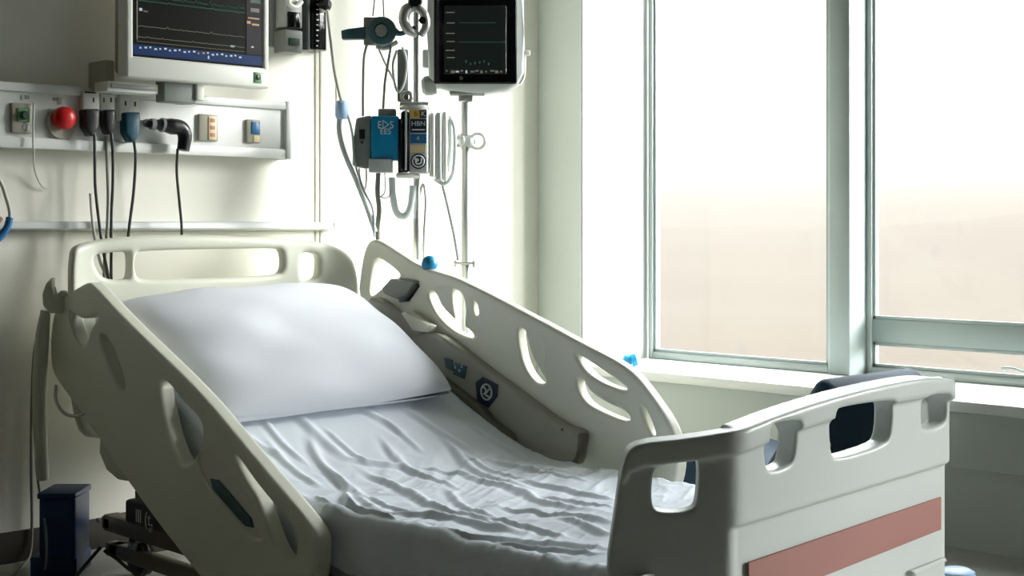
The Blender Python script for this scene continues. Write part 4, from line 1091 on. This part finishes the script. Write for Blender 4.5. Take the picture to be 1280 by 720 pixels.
# long gas line from the flow meter with its blue connector
GL = thing('gas_line', onD(428, 135, 4.68), 'long clear line with a pale blue connector running from flow meter to bed rail', 'tube')
def dline(pts, r, name, m, n=10): mb = MB(); mb.tube([onD(*q) for q in pts], r, n); return mb.build(name, m, GL)
dline([(409, 12, 4.72), (413, 50, 4.72), (418, 90, 4.7), (425, 120, 4.68), (428, 128, 4.68)], .0045, 'thin_tube', M['lcable'])
dline([(420, 100, 4.7), (420, 125, 4.69), (422, 132, 4.68)], .002, 'thin_tube', M['lcable'], 6)
mb = MB(); mb.lathe(onD(427, 145, 4.68), UP + .0, [(0, -.010), (.016, -.010), (.021, 0), (.022, .022), (.02, .044), (.013, .05), (0, .05)]); plabel(mb.build('connector', M['palebl'], GL), 'pale blue connector')
dline([(425, 142, 4.68), (424, 165, 4.68), (431, 192, 4.66), (445, 225, 4.65), (458, 258, 4.64), (469, 290, 4.64)], .0085, 'wide_tube', M['tube'], 12)
dline([(434, 142, 4.68), (440, 165, 4.67), (444, 205, 4.66), (456, 240, 4.65), (466, 262, 4.64), (468, 296, 4.63)], .004, 'thin_tube', M['tube'])

# --- second stand with the pole monitor
d2 = 4.93
F2 = Face(d2, 582, 285)
bx2, by2 = F2.o[0], F2.o[1]
S2 = thing('monitor_stand', (bx2, by2, 0), 'steel floor stand holding the black tablet monitor near the window corner', 'stand')
mb = floor_base(MB(), bx2, by2, R=.2, rot=1.0); mb.build('stand_base', M['steel'], S2); stand_casters(S2, bx2, by2, R=.2, rot=1.0)
zj = F2.w(582, 125)[2]
mb = MB(); mb.cyl((bx2, by2, .08), (bx2, by2, zj), .0165); mb.build('pole', M['steel'], S2)
mb = F2.mb(); F2.box(mb, 573, 118, 591, 128, .02, -.02, .004); mb.build('pole_collar', M['steel'], S2)
mb = F2.mb(); mb.torus(F2.p(597, 177, .015), (.25, 1, 0), .026, .006, 28); mb.torus(F2.p(575, 177, .012), (.8, .6, 0), .022, .0045, 28); mb.build('clamp_wheel', M['steel'], S2)
mb = F2.mb(); mb.lathe(F2.p(582, 177, .0), (1, 0, 0), [(0, -.026), (.012, -.026), (.024, -.016), (.024, .018), (.012, .028), (.01, .036), (0, .036)]); mb.build('clamp_body', M['lgrey'], S2)
mb = F2.mb(); mb.cyl(F2.p(569, 329, .02), F2.p(593, 329, .02), .005, n=12); mb.lathe(F2.p(569, 329, .02), (1, 0, 0), [(0, -.004), (.012, -.004), (.013, .006), (0, .006)]); mb.lathe(F2.p(592, 330, .02), (1, 0, 0), [(0, -.004), (.012, -.004), (.013, .006), (0, .006)]); mb.build('lower_clamp', M['steel'], S2)
mb = F2.mb(); mb.tube([F2.p(552, 226, .02), F2.p(558, 250, .02), F2.p(567, 290, .02), F2.p(573, 325, .02)], .0055, 10); mb.build('brace_rod', M['mgrey'], S2)

TM = thing('tablet_monitor', F2.w(590, 118), 'black tablet-style monitor in a pale rounded shell on the steel floor stand', 'monitor')
def shell_pts(f): return [F2.p(a, b, f) for a, b in [(541, -60), (535, -52), (534, 40), (536, 98), (541, 108), (560, 115), (600, 119), (635, 114), (648, 107), (656, 92), (655, 40), (653, -52), (647, -60)]]
mb = F2.mb(); mb.prism(shell_pts(.03), (0, .085, 0), .012, 3); mb.build('shell', M['lgrey'], TM)
mb = F2.mb(); F2.box(mb, 543, -52, 646, 106, .036, .0, .006, 3); mb.build('front_bezel', M['gloss'], TM)
mb = F2.mb(); F2.box(mb, 556, 9, 633, 94, .038, .03, .002, 1); TS = mb.build('screen', M['screen'], TM)
for i, yy in enumerate((17, 30, 43, 53, 64, 73)):
    mb = F2.mb(); F2.box(mb, 558 + (i % 2), yy, 569, yy + 1.3, .0388, .036, .0003, 1); mb.build('readout', M['trace_w'], TS)
for i in range(12):
    mb = F2.mb(); x = 558 + i * 6.1; F2.box(mb, x, 89 + (i % 3) * .5, x + 2 + (i * 7 % 4), 91 + (i * 5 % 3), .0388, .036, .0003, 1); mb.build('toolbar_icon', M['trace_b'] if i in (2, 4) else M['trace_w'], TS)
for i in range(6):
    mb = F2.mb(); x = 582 + i * 5.6; F2.box(mb, x, 77 + (i * 3 % 4), x + 2, 80 + (i * 3 % 4), .0388, .036, .0003, 1); mb.build('readout', M['trace'], TS)
for yy, x1 in ((30, 620), (54, 632)):
    mb = F2.mb(); F2.box(mb, 574, yy, x1, yy + .8, .0386, .036, .0002, 1); mb.build('waveform', M['trace'], TS)
mb = F2.mb(); mb.lathe(F2.p(577, 99, .036), (0, -1, 0), [(0, -.002), (.007, -.002), (.007, .0008), (0, .001)]); mb.build('home_button', M['dgrey'], TM)
mb = F2.mb(); mb.lathe(F2.p(538, 107, .0), (1, 0, .1), [(0, -.03), (.022, -.03), (.034, -.018), (.036, .0), (.03, .02), (0, .02)]); mb.build('side_knob', M['mgrey'], TM)
mb = F2.mb(); F2.box(mb, 528, 62, 537, 85, .01, -.03, .006, 2); mb.build('side_latch', M['lgrey'], TM)
mb = F2.mb(); mb.tube([F2.p(650, 106, .02), F2.p(655, 96, .02), F2.p(656, 72, .02), F2.p(657, 66, .02), F2.p(663, 66, .02)], .0045, 10); F2.box(mb, 653, 64, 663, 70, .026, .012, .003); mb.build('side_hook', M['white'], TM)
mb = F2.mb(); F2.box(mb, 562, 112, 606, 120, .025, -.03, .006, 2); mb.build('mount_plate', M['mgrey'], TM)

# ================================================================== SMALL THINGS
# connector on the sill
c = onZ(783, 451, ZS + .022)
CS = thing('tube_connector', (c[0], c[1], ZS), 'small blue tube connector with a clear sleeve lying on the window sill', 'connector')
dv = np.array([RT[0] * .9, RT[1] * .9, -.0])
mb = MB(); mb.tube([c - dv * .012 + UP * .012, c + dv * .026], [.020, .017], 14, raw=True); mb.tube([c + dv * .02, c + dv * .042 + UP * .006], [.024, .023], 14, raw=True); mb.build('connector_body', M['bluecap'], CS)
mb = MB(); mb.tube([c - dv * .008 + UP * .012, c - dv * .05 + UP * .034], [.019, .013], 14, raw=True); mb.build('clear_sleeve', M['clear'], CS)

# chair by the window
CH = thing('lounge_chair', (1.68, -1.35, 0), 'low navy vinyl lounge chair standing under the window behind the footboard', 'chair')
def slab(p, q, th, x0, x1, name, m, r=.03):
    p, q = np.array(p, float), np.array(q, float); e = q - p; e /= np.linalg.norm(e); nn = np.array([-e[1], e[0]])
    pts = [(x0, *(p)), (x0, *(q)), (x0, *(q + nn * th)), (x0, *(p + nn * th))]
    mb = MB(); mb.prism(pts, (x1 - x0, 0, 0), r, 4); return mb.build(name, m, CH)
CXA, CXB = 1.45, 1.95
slab((-1.60, .515), (-1.38, .19), .085, CXA, CXB, 'backrest', M['navy'])
slab((-1.40, .16), (-.96, .19), .10, CXA, CXB, 'seat_cushion', M['navy'])
for xx in (CXA - .018, CXB + .018):
    mb = MB(); mb.tube([(xx, -1.62, .515), (xx, -1.40, .17), (xx, -1.32, .145), (xx, -.96, .17)], .010, 12)
    mb.build('side_tube', M['lgrey'], CH)
    for yy, zz in ((-1.36, .15), (-1.0, .165)):
        mb = MB(); mb.tube([(xx, yy, zz), (xx, yy + (-.04 if yy < -1.2 else .03), .0)], .011, 12, raw=True); mb.build('leg', M['lgrey'], CH)
mb = MB(); mb.tube([(CXA - .02, -1.61, .513), (CXA + .05, -1.622, .52), (CXB - .05, -1.622, .52), (CXB + .02, -1.61, .513)], .012, 12); mb.build('top_tube', M['lgrey'], CH)
mb = MB(); c = (CXA - .018, -1.53, .375); mb.box(c, (.035, .10, .022), .009, 3); mb.build('hand_grip', M['mgrey'], CH)

# blue box on the floor by the wall
bD = 4.02
pts = [onZ(58, 695, .0), onZ(104, 690, .0)]
bl = onD(57, 650, bD); br = onD(103, 650, bD)
BXT = thing('storage_box', (bl[0] + .07, bl[1] + .05, 0), 'navy blue plastic box on the floor under the head of the bed', 'box')
FBx = Face(bD, 80, 650)
zbot = -(FBx.o[2])
mb = FBx.mb()
a = FBx.p(57, 612, .06); b = FBx.p(102, 612, -.06)
mb.bounds((a[0], -.06, zbot + .05), (b[0], .08, a[2] - .012), .008, 3); mb.bounds((a[0] - .028, -.05, zbot), (b[0] + .002, .09, zbot + .055), .006, 2)
mb.build('box_body', M['navybox'], BXT)
mb = FBx.mb(); mb.bounds((a[0] - .004, -.066, a[2] - .016), (b[0] + .004, .086, a[2] + .002), .006, 2); mb.build('box_lid', M['navybox'], BXT)

# loose cables at the left of the bed
def wcable(pts, r, m, label, name='cable'):
    mb = MB(); mb.tube([onD(*q) for q in pts], r, 8); tag(mb.build(name, m), label, 'cable', 'loose cables at the head of the bed')
wcable([(52, 402, 4.14), (43, 440, 4.16), (40, 500, 4.17), (39, 580, 4.17), (40, 650, 4.17), (38, 690, 4.16), (30, 706, 4.1), (14, 722, 3.95)], .0045, M['gcable'], 'grey cable hanging down the wall left of the headboard to the floor')
wcable([(45, 560, 4.10), (46, 590, 4.10), (52, 630, 4.05), (57, 660, 3.92), (58, 700, 3.92), (56, 712, 3.95)], .0035, M['gcable'], 'thin grey cable hanging in front of the navy box')
wcable([(70, 482, 4.05), (70, 500, 4.02), (80, 516, 4.0), (96, 520, 3.98), (110, 514, 3.98)], .005, M['lcable'], 'pale cable loop showing behind the near side rail')
wcable([(126, 684, 3.95), (112, 700, 3.95), (96, 720, 3.9), (84, 740, 3.8)], .005, M['cable'], 'black cable on the floor slanting left from under the bed')
wcable([(130, 688, 3.95), (145, 698, 3.95), (162, 712, 3.92), (176, 718, 3.9)], .005, M['cable'], 'black cable curving right beneath the bed frame')

# ================================================================== CAMERA / VIEW
cam = bpy.data.cameras.new('camera'); co = bpy.data.objects.new('camera', cam); COL.objects.link(co)
cam.sensor_width = 36.0; cam.lens = FPX / 1280 * 36.0
cam.shift_y = -(360 - HOR) / 1280.0
co.location = Vector(CAM); co.rotation_euler = (math.radians(90), 0, AZ - math.radians(90))
cam.clip_start = .05; cam.clip_end = 3000
SC.camera = co
vs_ = SC.view_settings; vs_.view_transform = 'Standard'; vs_.look = 'None'; vs_.gamma = 1.0; vs_.use_curve_mapping = False
vs_.exposure = -0.14
SC.cycles.max_bounces = 10; SC.cycles.diffuse_bounces = 6; SC.cycles.volume_bounces = 2
SC.cycles.transparent_max_bounces = 12
SC.cycles.sample_clamp_indirect = 8
SC.cycles.use_denoising = True
